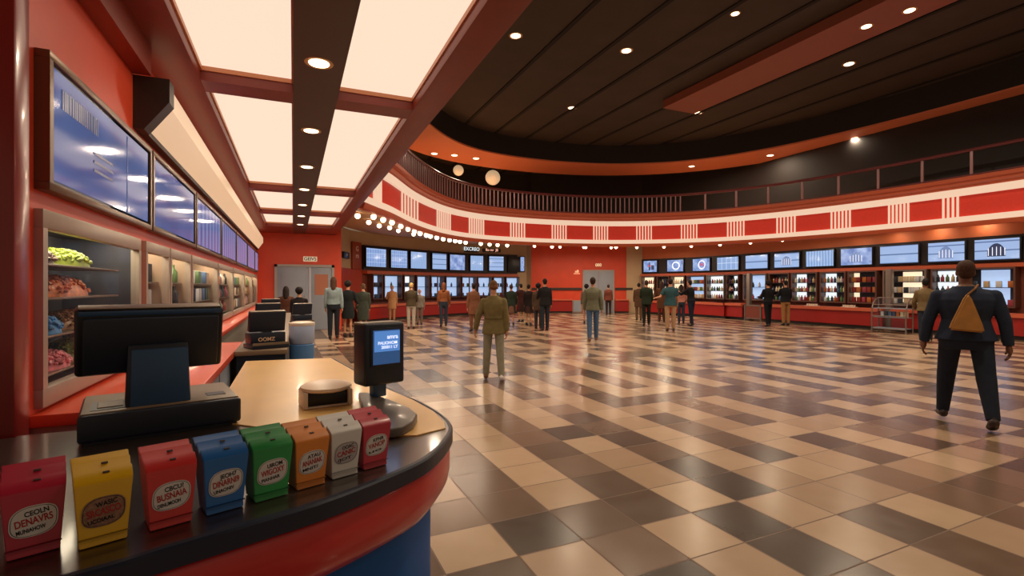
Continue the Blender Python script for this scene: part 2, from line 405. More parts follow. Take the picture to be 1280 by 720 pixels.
# cumulative length along the fascia for bars, posts
def along(path):
    L = [0]
    for a, b in zip(path, path[1:]): L.append(L[-1]+(b-a).length)
    def at(s):
        s = max(0, min(L[-1]-1e-6, s))
        for k in range(len(L)-1):
            if L[k] <= s <= L[k+1]:
                t = (s-L[k])/(L[k+1]-L[k]); p = path[k].lerp(path[k+1], t); tg = (path[k+1]-path[k]).normalized(); return p, tg, Vector((tg.y, -tg.x))
    return L[-1], at
FL, fat = along(FC)
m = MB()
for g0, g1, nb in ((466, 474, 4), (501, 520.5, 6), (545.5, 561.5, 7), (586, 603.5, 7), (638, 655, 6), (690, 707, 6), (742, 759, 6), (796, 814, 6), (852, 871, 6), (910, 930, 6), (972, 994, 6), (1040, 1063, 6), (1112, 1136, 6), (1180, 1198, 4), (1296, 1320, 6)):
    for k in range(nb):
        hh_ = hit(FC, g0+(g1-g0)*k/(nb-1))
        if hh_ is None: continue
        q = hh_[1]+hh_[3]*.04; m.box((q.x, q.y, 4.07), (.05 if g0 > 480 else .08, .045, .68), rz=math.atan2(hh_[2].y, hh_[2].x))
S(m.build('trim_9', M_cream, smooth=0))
# upper ring soffit with downlights
m = MB(); m.sweep(FC, [(.1, 7.3), (.1, 7.36), (-2.2, 7.36), (-2.2, 7.3)]); S(m.build('trim_10', mat('ring_soffit_orange', (226, 134, 98), .55), smooth=35))
m = MB(); m.sweep(FC, [(.1, 7.36), (.1, ZC), (-.1, ZC), (-.1, 7.36)]); S(m.build('trim_17', M_dark, smooth=35))
# ---- canopy over the concession
m = MB()
Z = 3.4
for a, b, mi in ((LW, -.763, 0), (1.15, 1.42, 0), (0, .4, 1)):
    m.mi = mi; m.lohi((a, -2, Z), (b, 19, Z+.2), bevel=.006 if mi == 0 else 0)
m.mi = 0
cross = [(-2.0, 1.9), (5.2, 5.5), (10.5, 10.8), (13.9, 14.15), (16.9, 19.0)]
for a, b in cross:
    for u0, u1 in ((-.763, 0), (.4, 1.15)): m.lohi((u0, a, Z+.004), (u1, b, Z+.2))
m.lohi((LW, -2, 3.17), (-1.0, 4.62, 3.4))
S(m.build('trim_11', [M_beam, M_strip], smooth=30))
m = MB(); m.lohi((-1.62, -2, Z+.2), (1.42, 19, Z+.32)); S(m.build('trim_12', M_beam, smooth=0))
first = None
for a, b in zip([c[1] for c in cross[:-1]], [c[0] for c in cross[1:]]):
    for u0, u1, sd in ((-.763, 0, 'wall side'), (.4, 1.15, 'hall side')):
        k = cross.index([c for c in cross if c[1] == a][0])
        e = empty('ceiling_light_panel', ((u0+u1)/2, (a+b)/2, Z+.14), 0,
                  'glowing cream canopy light panel, %s row, %s' % (sd, ['nearest and largest', 'second away', 'third away', 'farthest and smallest'][k]), 'ceiling light', 'glowing cream panels in the canopy ceiling')
        q = MB(); q.box((0, 0, 0), (u1-u0, b-a, .02)); q.build('diffuser', M_panel, e, smooth=0)
        q = MB(); t = .015
        for sx in (-1, 1): q.box((sx*((u1-u0)/2-t/2), 0, -.03), (t, b-a, .04))
        for sy in (-1, 1): q.box((0, sy*((b-a)/2-t/2), -.03), (u1-u0-2*t, t, .04))
        q.build('rim', mat('panel_rim', (214, 140, 96), .4), e, smooth=0)

def area(name, loc, power, size, col=(1, .80, .58), rot=(0, 0, 0), parent=None, shape='DISK', sy=None, spread=PI):
    d = bpy.data.lights.new(name, 'AREA'); d.energy = power; d.shape = shape; d.size = size; d.color = col; d.spread = spread
    if sy: d.size_y = sy
    o = bpy.data.objects.new(name, d); COL.objects.link(o); o.location = loc; o.rotation_euler = rot
    if parent: o.parent = parent
    return o
def downlight(loc, r, label, group, power=0, m=None, col=(1, .8, .58), spread=PI):
    e = empty('downlight', loc, 0, label, 'ceiling light', group)
    q = MB(); q.lathe([(r*.82, -.004), (r*1.12, -.006), (r*1.15, 0), (r*.82, .004)], 24, loop=True); q.build('trim_ring', mat('lamp_ring', (214, 170, 120), .35, metal=.5), e)
    q = MB(); q.lathe([(r*.2, -.012), (r*.8, -.008), (r*.82, .0), (r*.2, .001)], 24); q.build('lens', m or M_lamp, e)
    if power: area('lamp_light', (0, 0, -.03), power, r*1.6, col, parent=e, spread=spread)
    return e
nm = ['nearest', 'second', 'third', 'fourth', 'fifth', 'sixth', 'seventh', 'eighth']
for k in range(7):
    downlight((.195, 4.4+1.95*k, Z-.001), .1-.0*k, '%s round downlight along the dark strip of the canopy' % nm[k].capitalize(), 'round downlights in the canopy strip', SMALL_W)
# marquee lamps under the balcony
sp = [(447, 266), (467, 267), (461, 274.5), (479, 271), (474, 279), (490, 274.5), (487, 281.5), (501, 278.5), (498, 285.5), (510, 281.5), (518, 284), (517, 290), (525, 286), (533, 288.5), (538, 290.5), (546, 292), (554, 294.5), (562, 296.5), (569, 298), (575, 299.3), (582, 300.5), (601, 302), (612, 303), (622, 303.8), (634, 304.2)]
def bulb(p, r, label, group, power=0):
    e = empty('marquee_lamp', p, 0, label, 'ceiling light', group)
    q = MB(); q.cone((0, 0, -.03), (0, 0, .03), r*.7, r*.9, 14); q.build('socket', mat('lamp_ring', (214, 170, 120), .35, metal=.5), e)
    q = MB(); q.ball((0, 0, -.03-r*.75), r, 14, 10); q.build('bulb', M_lamp2, e)
    if power: area('lamp_light', (0, 0, -.07-r*2), power, .2, parent=e)
for k, (x, y) in enumerate(sp):
    bulb(on_soffit(x, y), .075 if k < 12 else .085, 'small round marquee lamp under the curved balcony above the left shop screens', 'marquee lamps under the curved balcony', 26 if k % 3 == 0 else 0)
for k, x in enumerate([668, 700, 732, 764, 796, 830, 864, 900, 938, 978, 1020, 1066, 1116, 1170, 1228]):
    h_ = hit(FC, x); y_ = HZ-(ZF+.1-EYE)*F/(h_[0]+1.2)
    bulb(on_soffit(x, y_), .07, 'round marquee lamp under the balcony between the red door wall and the right shop', 'marquee lamps under the balcony at the right', 20 if k < 7 else 5)
for x, D, in ((690, 26.5), (730, 26.5), (770, 26), (830, 26)):  # deeper row of lamps added to brighten the far red wall
    f_, w_ = hit(FC, x)[0], hit(Wall, x)[0]; p = PX(x, D, ZF+(ZW-ZF)*(D-f_)/(w_-f_))
    bulb(p, .09, 'added round lamp under the balcony near the far red door wall', 'added lamps near the far red wall', 34)
# ring-soffit lamps
RL = []
for x, y in ((543, 192), (568, 194), (595, 198)): RL.append(onz(x, y, 7.3))
for s in (20, 23, 26, 29, 32, 35, 38.2, 41, 44): 
    p, tg, n = fat(s); q = p-n*1.0; RL.append(Vector((q.x, q.y, 7.3)))
lb = ['leftmost of the three lamps in the orange soffit above the curved railing', 'middle of the three lamps in the orange soffit above the curved railing', 'rightmost of the three lamps in the orange soffit above the curved railing']
for k, p in enumerate(RL):
    p.z = 7.298; downlight(p, .16, lb[k] if k < 3 else 'round lamp in the orange ring soffit over the right and middle of the balcony', 'lamps in the orange ring soffit', 60)
# hall ceiling lamps
hl = [(919, 17, ZC), (1083, 33, 7.9), (1137, 13, 7.9)]
lb = ['small lamp alone on the dark plank ceiling', 'farther of the two lamps on the orange ceiling beam', 'nearer of the two lamps on the orange ceiling beam']
for k, (x, y, z) in enumerate(hl):
    p = onz(x, y, z); p.z = z-.002
    downlight(p, .13 if k else .11, lb[k], None, HALL_W if k else HALL_W, spread=2.6)
for u, v in ((4.4, 2.0), (6.0, 7.4), (5.4, 12), (8.3, 3.5), (8.6, 11.5), (9.5, 16), (15.2, 4), (15.2, 9.5), (14.2, 14.5), (8.3, -2), (15.2, -1)):  # invented lamps, added to light the hall floor
    downlight((u, v, ZC-.002), .16, 'added round lamp in the dark plank ceiling of the hall, high over the tiles', 'added lamps in the dark hall ceiling', HALL_W, spread=2.6)

# lit housing on the left wall under the canopy edge
e = empty('light_box', (LW, 4.63, 2.79), 0, 'long sloping cream light box with black end cap high on the left red wall', 'wall light')
pr = [(0, .0), (.05, .0), (.20, .22), (.20, .38), (0, .38)]
def yprism(mb, prof, y0, y1):
    a = [mb.bm.verts.new((p[0], y0, p[1])) for p in prof]; b = [mb.bm.verts.new((p[0], y1, p[1])) for p in prof]; n = len(prof)
    fs = [mb.bm.faces.new(a), mb.bm.faces.new(list(reversed(b)))]+[mb.bm.faces.new((a[k], b[k], b[(k+1) % n], a[(k+1) % n])) for k in range(n)]
    for f in fs: f.material_index = mb.mi
    bmesh.ops.recalc_face_normals(mb.bm, faces=fs)
q = MB(); yprism(q, [(0, -.03), (.07, -.03), (.235, .2), (.235, .379), (0, .379)], 0, .16); q.build('end_cap', mat('black_housing', (46, 38, 34), .4), e, smooth=0)
q = MB(); yprism(q, pr, .16, 13.9); q.build('diffuser', mat('light_box_glow', (150, 120, 96), .3, emit=.62, ecol=(255, 214, 170)), e, smooth=0)
q = MB(); yprism(q, [(.0, -.03), (.06, -.03), (.07, .0), (0, 0)], .16, 13.9); q.build('lower_rim', M_kick, e, smooth=0)

# ---- red door wall: door, sign
def door(name, c, rz, w_, h, panes):
    e = empty(name, c, rz); e['kind'] = 'structure'
    q = MB(); t = .09
    q.lohi((-w_/2, -.06, 0), (-w_/2+t, .0, h)); q.lohi((w_/2-t, -.06, 0), (w_/2, .0, h)); q.lohi((-w_/2, -.06, h-t), (w_/2, 0, h)); q.build('door_frame', M_trimg, e, smooth=0)
    if panes:
        q = MB(); q.lohi((-w_/2+t, -.03, .01), (0.12, 0, h-t), bevel=.004); q.lohi((-w_/2+t+.12, -.042, .2), (-.02, -.03, h-t-.15), bevel=.005); q.build('door_leaf', M_grey, e, smooth=30)
        q = MB(); q.lohi((.13, -.035, 0.01), (.2, 0, h-t)); q.build('mullion', mat('mullion_pale', (196, 206, 222), .3), e, smooth=0)
        q = MB(); q.lohi((.2, -.03, .01), (w_/2-t, 0, h-t), bevel=.004); d2 = q.build('door_leaf', M_grey, e, smooth=30)
        q = MB(); q.lohi((.32, -.045, 1.25), (w_/2-t-.12, -.028, h-t-.25)); q.build('pane', mat('door_pane', (190, 128, 104), .1), d2, smooth=0)
        q = MB(); q.cone((-.02, -.05, 1.0), (-.02, -.05, 1.25), .012, .012); q.build('door_handle', M_steel, e)
    else:
        q = MB(); q.lohi((-w_/2+t, -.03, .01), (-.01, 0, h-t), bevel=.004); q.build('door_leaf', M_grey, e, smooth=30)
        q = MB(); q.lohi((.01, -.03, .01), (w_/2-t, 0, h-t), bevel=.004); q.build('door_leaf', M_grey, e, smooth=30)
        for sx in (-1, 1):
            q = MB(); q.cone((sx*.08, -.07, .95), (sx*.08, -.07, 1.25), .015, .015); q.cone((sx*.08, -.07, .98), (sx*.08, -.0, .98), .01, .01); q.cone((sx*.08, -.07, 1.22), (sx*.08, -.0, 1.22), .01, .01); q.build('door_handle', M_steel, e)
    return e
door('door_1', (.38, 18.99, 0), 0, 1.95, 2.32, True)
e = empty('door_sign', (.55, 18.98, 2.52), 0, 'small cream rounded sign above the grey double door', 'sign')
q = MB(); q.box((0, 0, 0), (.46, .04, .18), bevel=.019, seg=3); q.build('plate', mat('sign_cream', (240, 226, 196), .4, emit=.3), e, smooth=30)
lettering('lettering', 'GEIVS', .16, M_black, e, (0, -.022, 0))

# middle door in the red wall
ang = math.atan2(RW[1].y-RW[0].y, RW[1].x-RW[0].x)
h = hit(RW, 748); door('door_2', (h[1].x+h[3].x*.0, h[1].y+h[3].y*.0, 0), ang, 1.85, 2.52, False)
t_ = Matrix.Rotation(ang, 4, 'Z')
h = hit(RW, 748); e = empty('door_sign', (h[1].x+h[3].x*.03, h[1].y+h[3].y*.03, 2.8), ang, 'pale figures above the grey door in the far red wall', 'sign')
q = MB(); q.box((0, .005, 0), (.5, .02, .24), bevel=.008); q.build('plate', mat('sign_orange', (206, 84, 56), .4), e, smooth=0)
lettering('lettering', '000', .24, mat('sign_glow', (255, 226, 180), .4, emit=.5), e, (0, -.012, 0))
h = hit(RW, 721); e = empty('exit_sign', (h[1].x+h[3].x*.03, h[1].y+h[3].y*.03, 2.43), ang, 'tiny lit pale sign on the red wall left of the far grey door', 'sign')
q = MB(); q.box((0, 0, -.13), (.36, .03, .03)); q.build('plate', mat('sign_glow', (255, 226, 180), .4), e, smooth=0)
lettering('lettering', 'x8', .22, mat('sign_glow', (255, 226, 180)), e, (0, 0, 0))
h = hit(RW, 721); e = empty('wall_cabinet', (h[1].x+h[3].x*.02, h[1].y+h[3].y*.02, .02), ang, 'grey low wall panel on the red wall left of the far grey door', 'cabinet')
q = MB(); q.lohi((-.28, -.08, 0), (.28, 0, .72), bevel=.006); q.build('body', M_frame, e, smooth=0)
q = MB(); q.lohi((-.22, -.092, .06), (.22, -.08, .66), bevel=.003); q.build('panel', M_grey, e, smooth=0)
# ledges on the red wall
for x0, x1, lb in ((665, 715, 'left of the far grey door'), (768, 786, 'right of the far grey door')):
    a = hit(RW, x0)[1]; b = hit(RW, x1 if x1 < 785 else 784.9)[1]
    e = empty('wall_ledge', (a.x, a.y, 0), ang, 'orange topped red ledge along the far red wall, %s' % lb, 'ledge'); L_ = (b-a).length
    q = MB(); q.lohi((0, -.35, .72), (L_, -.0, .80), bevel=.01); q.build('ledge_top', M_ctop, e, smooth=30)
    q = MB(); q.lohi((0, -.28, .1), (L_, 0, .72)); q.build('front_panel', M_cred, e, smooth=0)
    q = MB(); q.lohi((0, -.22, 0), (L_, 0, .1)); q.build('kick_plate', M_kick, e, smooth=0)

# ---- continuous dark band of screen housings and brown wall behind the shop bays
def subpath(path, x0, x1):
    a = hit(path, x0); b = hit(path, x1); out = [a[1]]
    for p in path[1:-1]:
        Xc = p.x*CT-p.y*ST; Yc = p.x*ST+p.y*CT; xx = 640+Xc/Yc*F
        if x0 < xx < x1 and Yc > 0: out.append(Vector(p[:2]))
    out.append(b[1]); return out
LP = subpath(W, 452, 646); RP = subpath(SW, 803.5, 1279)+[Vector((20.0, 3.0))]
m = MB(); m.sweep(LP, [(0, 2.32), (.12, 2.32), (.12, 3.42), (0, 3.42)]); m.sweep(RP, [(0, 2.3), (.12, 2.3), (.12, 3.12), (0, 3.12)]); S(m.build('trim_13', mat('screen_housing', (34, 28, 30), .5), smooth=30))
m = MB(); m.sweep(LP, [(0, .0), (.05, .0), (.05, 2.32), (0, 2.32)]); m.sweep(RP, [(0, 0), (.05, 0), (.05, 2.3), (0, 2.3)]); S(m.build('trim_14', M_brown, smooth=30))
m = MB(); m.sweep(LP, [(.05, 2.12), (.3, 2.12), (.3, 2.26), (.05, 2.26)]); m.sweep(RP, [(.05, 2.14), (.3, 2.14), (.3, 2.26), (.05, 2.26)]); S(m.build('trim_15', M_corn, smooth=30))
# lower red panel where the beige wall stands free at the left
m = MB(); m.sweep(subpath(W, 426, 452), [(0, 0), (.04, 0), (.04, 2.32), (0, 2.32)]); S(m.build('trim_16', mat('rust_dado', (176, 66, 46), .5), smooth=30))

# ---- menu screens
SK = [screen_mat('screen_grid', 'grid', scale=7), screen_mat('screen_grid_wide', 'grid', (140, 168, 215), (205, 222, 248), scale=4), screen_mat('screen_lines', 'lines', (120, 152, 200), (165, 192, 232), scale=3),
      screen_mat('screen_rows', 'rows', (90, 116, 160), (158, 184, 226), scale=1.2), screen_mat('screen_soft', 'soft', (108, 132, 190), (176, 196, 236), scale=3)]
M_scwhite = mat('screen_white_graphic', (230, 238, 252), .3, emit=.95); M_scnavy = mat('screen_navy_graphic', (52, 68, 104), .3, emit=.5); M_scred = mat('screen_red_graphic', (200, 60, 60), .3, emit=.8)
def screen_at(path, x0, x1, z0, z1, k, label, group, off=.2, graphic=None, name='menu_screen'):
    pp = [Vector(p[:2]) for p in offs([Vector(p[:2]) for p in path], off)]
    a, b = hit(pp, x0), hit(pp, x1)
    A, B = a[1], b[1]; t = (B-A).normalized(); mid = (A+B)/2; wd = (B-A).length
    e = empty(name, (mid.x, mid.y, (z0+z1)/2), math.atan2(t.y, t.x), label, 'screen', group)
    hh = z1-z0; bz = .035
    q = MB(); q.box((0, .05, 0), (wd+2*bz, .1, hh+2*bz), bevel=.008); q.build('frame', M_black, e, smooth=30)
    q = MB(); q.box((0, -.004, 0), (wd-.02, .012, hh-.02)); q.build('display', SK[k], e, smooth=0, uv=(0, 2))
    if graphic == 'ring':
        q = MB(); prof = []
        bmesh.ops.create_circle(q.bm, segments=28, radius=.3*hh, cap_ends=True); 
        q2 = MB(); q2.lathe([(.34*hh, 0), (.26*hh, 0), (.26*hh, .006), (.34*hh, .006)], 28, M=Matrix.Translation((wd*.05, -.011, 0)) @ Matrix.Rotation(PI/2, 4, 'X'), loop=True); q.bm.free(); q2.build('ring_graphic', M_scwhite, e)
    if graphic == 'ring_red':
        q2 = MB(); q2.lathe([(.36*hh, 0), (.28*hh, 0), (.28*hh, .006), (.36*hh, .006)], 28, M=Matrix.Translation((wd*.05, -.011, 0)) @ Matrix.Rotation(PI/2, 4, 'X'), loop=True); q2.build('ring_graphic', M_scwhite, e)
        lettering('lettering', 'IRS', .3*hh, M_scred, e, (wd*.05, -.014, 0))
    if graphic == 'bottle':
        q = MB(); q.lohi((-.1*wd, -.016, -.35*hh), (.02*wd, -.01, .15*hh)); q.lohi((-.07*wd, -.016, .15*hh), (-.01*wd, -.01, .38*hh)); q.lohi((.1*wd, -.016, -.3*hh), (.3*wd, -.01, .1*hh)); q.build('bottle_graphic', M_scnavy, e, smooth=0)
        q = MB(); q.cone((-.03*wd, -.011, .05*hh), (-.03*wd, -.018, .05*hh), .1*hh, .1*hh); q.build('badge_graphic', M_scred, e)
    if graphic in ('arch', 'arch_dark'):
        q = MB(); n = 14; pts = [(-.2*wd, -.34*hh)]+[(-.2*wd+.4*wd*k/n, -.34*hh+.62*hh*math.sin(PI*(k/n*.86+.07))**.55) for k in range(n+1)]+[(.2*wd, -.34*hh)]
        vs = [q.bm.verts.new((p[0], -.012, p[1])) for p in pts]; f = q.bm.faces.new(vs); r = bmesh.ops.extrude_face_region(q.bm, geom=[f]); 
        bmesh.ops.translate(q.bm, vec=(0, -.006, 0), verts=[g for g in r['geom'] if isinstance(g, bmesh.types.BMVert)])
        bmesh.ops.recalc_face_normals(q.bm, faces=q.bm.faces[:]); q.build('arch_graphic', M_scnavy if graphic == 'arch_dark' else mat('screen_blue_graphic', (110, 136, 186), .3, emit=.7), e, smooth=0)
        q = MB()
        for j in range(5): q.lohi((-.2*wd+.09*wd*j+.02*wd, -.0205, -.3*hh), (-.2*wd+.09*wd*j+.035*wd, -.018, (.02+.1*math.sin(PI*(j+.5)/5))*hh))
        q.build('stripe_graphic', M_scwhite, e, smooth=0)
    return e
pn = ['first', 'second', 'third', 'fourth', 'fifth', 'sixth', 'seventh', 'eighth', 'ninth', 'tenth', 'eleventh', 'twelfth', 'thirteenth', 'fourteenth']
ls = [(458, 482.5), (489, 509), (513.5, 533), (540.5, 558), (562.5, 581), (588, 604), (611.5, 629.5)]
for k, (a, b) in enumerate(ls):
    screen_at(W, a, b, 2.45, 3.3, [0, 0, 2, 3, 4, 2, 3][k], 'pale blue menu screen above the left shop, %s from the left' % pn[k], 'menu screens above the left shop')
rs = [(804.5, 821, 4, 'bottle'), (834, 854, 4, 'ring'), (866, 887, 4, 'ring_red'), (896.5, 923, 1, None), (932, 959.5, 3, None), (968, 999, 3, 'arch'), (1007.5, 1042, 2, None), (1051, 1090, 4, 'arch'), (1100, 1148, 3, None), (1160, 1206, 3, 'arch'), (1218, 1275, 3, 'arch_dark')]
for k, (a, b, kk, g) in enumerate(rs):
    screen_at(SW, a, b, 2.37, 3.02, kk, 'blue menu screen above the right shop, %s from the left%s' % (pn[k], {'bottle': ', bottle picture', 'ring': ', white ring', 'ring_red': ', ring with red letters', 'arch_dark': ', dark striped arch'}.get(g, '')), 'menu screens above the right shop', graphic=g)
# small things on the left beige wall
def wallbox(path, x0, x1, z0, z1, name, label, cat, m_, txt=None, ts=.3, tm=None, off=.0, depth=.1, rot=0):
    a, b = hit(path, x0), hit(path, x1); A, B = a[1], b[1]; t = (B-A).normalized(); n = Vector((t.y, -t.x)); mid = (A+B)/2+n*off; wd = (B-A).length
    e = empty(name, (mid.x, mid.y, (z0+z1)/2), math.atan2(t.y, t.x), label, cat)
    q = MB(); q.box((0, -depth/2, 0), (wd, depth, z1-z0), bevel=.006); q.build('body', m_, e, smooth=30)
    if txt: lettering('lettering', txt, ts, tm or M_white, e, (0, -depth-.003, (z1-z0)*.12))
    return e
wallbox(W, 438.5, 449.5, 2.3, 3.5, 'menu_column', 'narrow rust red upright sign with pale letters left of the first left shop screen', 'sign', mat('rust_sign', (150, 66, 38), .4), 'G\nrs', .3)
wallbox(W, 427, 434, 2.72, 2.98, 'clock_box', 'tiny black wall display left of the rust upright sign', 'clock', M_black, 'nn', .15)
wallbox(W, 633.5, 648.5, 2.4, 3.3, 'wall_display', 'black upright display panel at the right end of the left shop screens', 'screen', M_black, off=.12)
e = screen_at(W, 650.5, 655.5, 2.45, 3.3, 4, 'narrow violet upright screen at the right end of the left shop', None, .14)
wallbox(W, 580, 597, 3.5, 3.78, 'shop_sign', 'glowing pale shop sign on the wall above the left shop screens', 'sign', M_kick, 'EXCREO', .27, mat('sign_cool_glow', (225, 240, 245), .4, emit=.9))
wallbox(W, 603, 625, 3.55, 3.74, 'shop_sign', 'small glowing red sign right of the pale shop sign', 'sign', M_kick, 'Bo mr  JB', .2, mat('sign_warm_glow', (255, 190, 160), .4, emit=.9))

# ================================================================== shop counters
def counter(path, name, label, zt=.76, depth=.55):
    e = empty(name, (path[0].x, path[0].y, 0), 0, label, 'counter'); P = [p-path[0] for p in path]
    q = MB(); q.sweep(P, [(-depth, zt-.02), (.06, zt-.02), (.06, zt-.1), (-.02, zt-.1), (-.02, zt-.03), (-depth, zt-.03)]) if False else q.sweep(P, [(-depth, zt), (.07, zt), (.07, zt-.11), (-.05, zt-.11), (-.05, zt-.06), (-depth, zt-.06)])
    q.build('counter_top', M_ctop, e, smooth=30)
    q = MB(); q.sweep(P, [(-.06, .13), (0, .13), (0, zt-.11), (-.06, zt-.11)]); q.build('front_panel', M_cred, e, smooth=30)
    q = MB(); q.sweep(P, [(-.2, 0), (-.1, 0), (-.1, .13), (-.2, .13)]); q.build('kick_plate', M_kick, e, smooth=30)
    return e
CL = smooth_path([PX(452, 20.6), PX(470, 21.6), PX(490, 22.6), PX(547, 25.0), PX(590, 26.9), PX(648, 28.5)], 3)
counter(CL, 'shop_counter', 'curved red counter with orange top along the left shop')
CR = [Vector(PX(804, 27.9)[:2]), Vector(PX(870, 25.4)[:2]), Vector(PX(905, 23.7)[:2]), Vector((18.95, 18.4)), Vector((18.95, 16)), Vector((18.95, 10)), Vector((18.95, -4))]
def seg(path, x0, x1): return subpath(path, x0, x1)
counter(seg(CR, 805, 927.5), 'shop_counter', 'red counter with orange top, far section left of the grey gate at the right shop')
counter(seg(CR, 953, 1102.5), 'shop_counter', 'long red counter with orange top in the middle of the right shop')
counter(seg(CR, 1114, 1279)+[Vector((18.95, 2.5))], 'shop_counter', 'red counter with orange top at the right edge behind the man with the tan bag')

# ---- lit shop bays with shelves and goods
M_lit = mat('cool_white_backlight', (224, 234, 240), .5, emit=1.1)
M_litw = mat('warm_white_backlight', (255, 232, 196), .5, emit=1.0)
M_litb = mat('pale_blue_backlight', (168, 196, 236), .5, emit=.85)
M_navy = mat('navy_shelf', (40, 46, 62), .5); M_cab = mat('bay_frame_brown', (96, 62, 52), .4); M_cabg = mat('bay_frame_grey', (130, 116, 108), .35, metal=.3)
M_rcab = mat('red_cabinet', (120, 32, 28), .45)
def bay(path, x0, x1, z0, z1, label, group, back, shelves=3, frame=None, cut=None, depth=.34, mull=0):
    pp = offs([Vector(p[:2]) for p in path], .05)
    A, B = hit(pp, x0)[1], hit(pp, x1)[1]; t = (B-A).normalized(); n = Vector((t.y, -t.x)); mid = (A+B)/2; wd = (B-A).length-.02; hh = z1-z0
    e = empty('display_case', (mid.x, mid.y, z0), math.atan2(t.y, t.x), label, 'display case', group)
    fr = frame or M_cab; T = .05
    q = MB(); q.lohi((-wd/2, -depth, 0), (-wd/2+T, 0, hh)); q.lohi((wd/2-T, -depth, 0), (wd/2, 0, hh)); q.lohi((-wd/2+T, -depth, hh-T), (wd/2-T, 0, hh)); q.lohi((-wd/2+T, -depth, 0), (wd/2-T, 0, T))
    for k in range(mull):
        x = -wd/2+wd*(k+1)/(mull+1); q.lohi((x-.03, -depth, T), (x+.03, -depth+.04, hh-T))
    q.build('frame', fr, e, smooth=0)
    q = MB(); q.lohi((-wd/2+T, -.03, T), (wd/2-T, 0, hh-T)); q.build('back_panel', M_navy, e, smooth=0)
    iw = wd-2*T
    if back is not None:
        f0, f1 = cut or (0, 1)
        q = MB(); q.lohi((-iw/2+iw*f0+.02, -.05, T+.04), (-iw/2+iw*f1-.02, -.031, hh-T-.03)); q.build('light_panel', back, e, smooth=0)
    zs = []
    for k in range(shelves):
        z = T+(hh-2*T)*k/max(1, shelves); zs.append(z)
        if k: q = MB(); q.lohi((-iw/2, -depth+.05, z-.02), (iw/2, -.052, z), bevel=.003); q.build('shelf', M_navy, e, smooth=0)
    return e, iw, zs, depth, hh
def bottle(r, h, col, name='bottle'):
    q = MB(); q.lathe([(r*.9, 0), (r, .01), (r, h*.6), (r*.45, h*.78), (r*.4, h*.95), (r*.45, h), (.004, h)], 10)
    return q.build(name, mat('bottle_%s' % col, col, .15, coat=.5))
def pack(wd, dp, h, col):
    q = MB(); q.box((0, 0, h/2), (wd, dp, h), bevel=.006); return q.build('snack_box', mat('pack_%s' % col, col, .4), smooth=30)
protos = []
cols = ['8a2a22', 'c9b08a', '3c4a6a', 'd8dce0', '5a7a4a', 'b8682a', '28303c', '9c3a4a', 'e0d0b0', '4a6a94']
PB = [bottle(.045, .2, c) for c in cols]; PK = [pack(.12, .07, .17, c) for c in cols]
PBig = [None]
used = set()
def goods(b, where, which, per=None, h=.2, gname='bottles', seedc=None, fill=1.0):
    e, iw, zs, depth, hh = b; Mw = Matrix.Translation(e.location) @ Matrix.Rotation(e.rotation_euler.z, 4, 'Z')
    for k, z in enumerate(zs):
        wdt = .13 if which is PB else .17
        n = per or max(2, int(iw*fill/wdt)); 
        for j in range(n):
            x = -iw/2+wdt*.6+(iw-wdt*1.2)*j/max(1, n-1)*fill
            c = random.choice(seedc or range(len(cols))); src = which[c]
            if src not in used: o = src; used.add(src)
            else: o = src.copy(); COL.objects.link(o)
            o.location = Mw @ Vector((x, -depth*.5+random.uniform(-.03, .02), z+(.001 if k else .001)))
            o.rotation_euler.z = e.rotation_euler.z+random.uniform(-.2, .2)
            s_ = min(1.15, ((zs[1]-zs[0]) if len(zs) > 1 else .3)/.26); o.scale = (s_, s_, s_)
            kind = 'bottle' if which is PB else 'snack box'
            tag(o, 'small %s on a shelf of the %s' % (kind, where), kind, '%s in the %s' % ('bottles' if which is PB else 'snack boxes', where))
# left shop bays
lw = [(459, 472, 1, None), (474, 497, M_litb, 3), (499, 512, M_litw, 0), (515, 531.5, M_litb, 0), (533, 550, M_litb, 0), (552, 571, M_litb, 0), (573, 592, M_litb, 0), (594, 612, M_litb, 0), (614, 628, M_litb, 0), (630, 647, M_litb, 0)]
for k, (a, b, bk, g) in enumerate(lw):
    bb = bay(W, a, b, .95, 2.12, 'lit blue shop display case of the left shop, %s from the left' % pn[k], 'display cases of the left shop', M_litb if k != 2 else M_lit, 2, mull=1 if k in (4, 6) else 0)
    if k not in (3,): goods(bb, '%s display case of the left shop' % pn[k], PB if k % 2 else PK, per=3, seedc=[2, 6, 9, 0, 4])
rb = [(805, 822, M_litw, 'counter recess with a warm lit back', .6), (824, 840, None, 0, 0), (842, 859, M_litw, '', 1), (863, 886, M_litb, '', 1), (888, 911, M_lit, '', 1), (913, 929.5, M_lit, '', 1), (935, 964.5, M_litb, '', 1),
      (967, 993, None, '', 1), (995, 1028, M_lit, '', 1), (1031, 1064, M_lit, '', 1), (1066, 1103, M_litw, '', 1), (1110, 1165, M_litw, '', 1), (1170, 1208, M_lit, '', 1), (1214, 1277, M_litb, '', 1)]
cuts = {8: (0, .45), 9: (0, .5), 10: (0, .25), 11: (.35, .85), 13: (.18, .85), 6: (.2, .9), 5: (.3, .85)}
for k, (a, b, bk, g, _) in enumerate(rb):
    bb = bay(SW, a, b, .9, 2.14, 'shop display case of the right shop, %s from the left' % pn[k], 'display cases of the right shop', bk, 2 if k in (6, 13) else 3, frame=M_cabg if k in (4, 6, 11) else None, cut=cuts.get(k))
    cc = {10: [0, 5, 7], 11: [1, 3, 8, 6]}.get(k)
    goods(bb, '%s display case of the right shop' % pn[k], PK if k in (10, 11, 3, 13) else PB, seedc=cc, per={13: 4, 6: 4}.get(k))
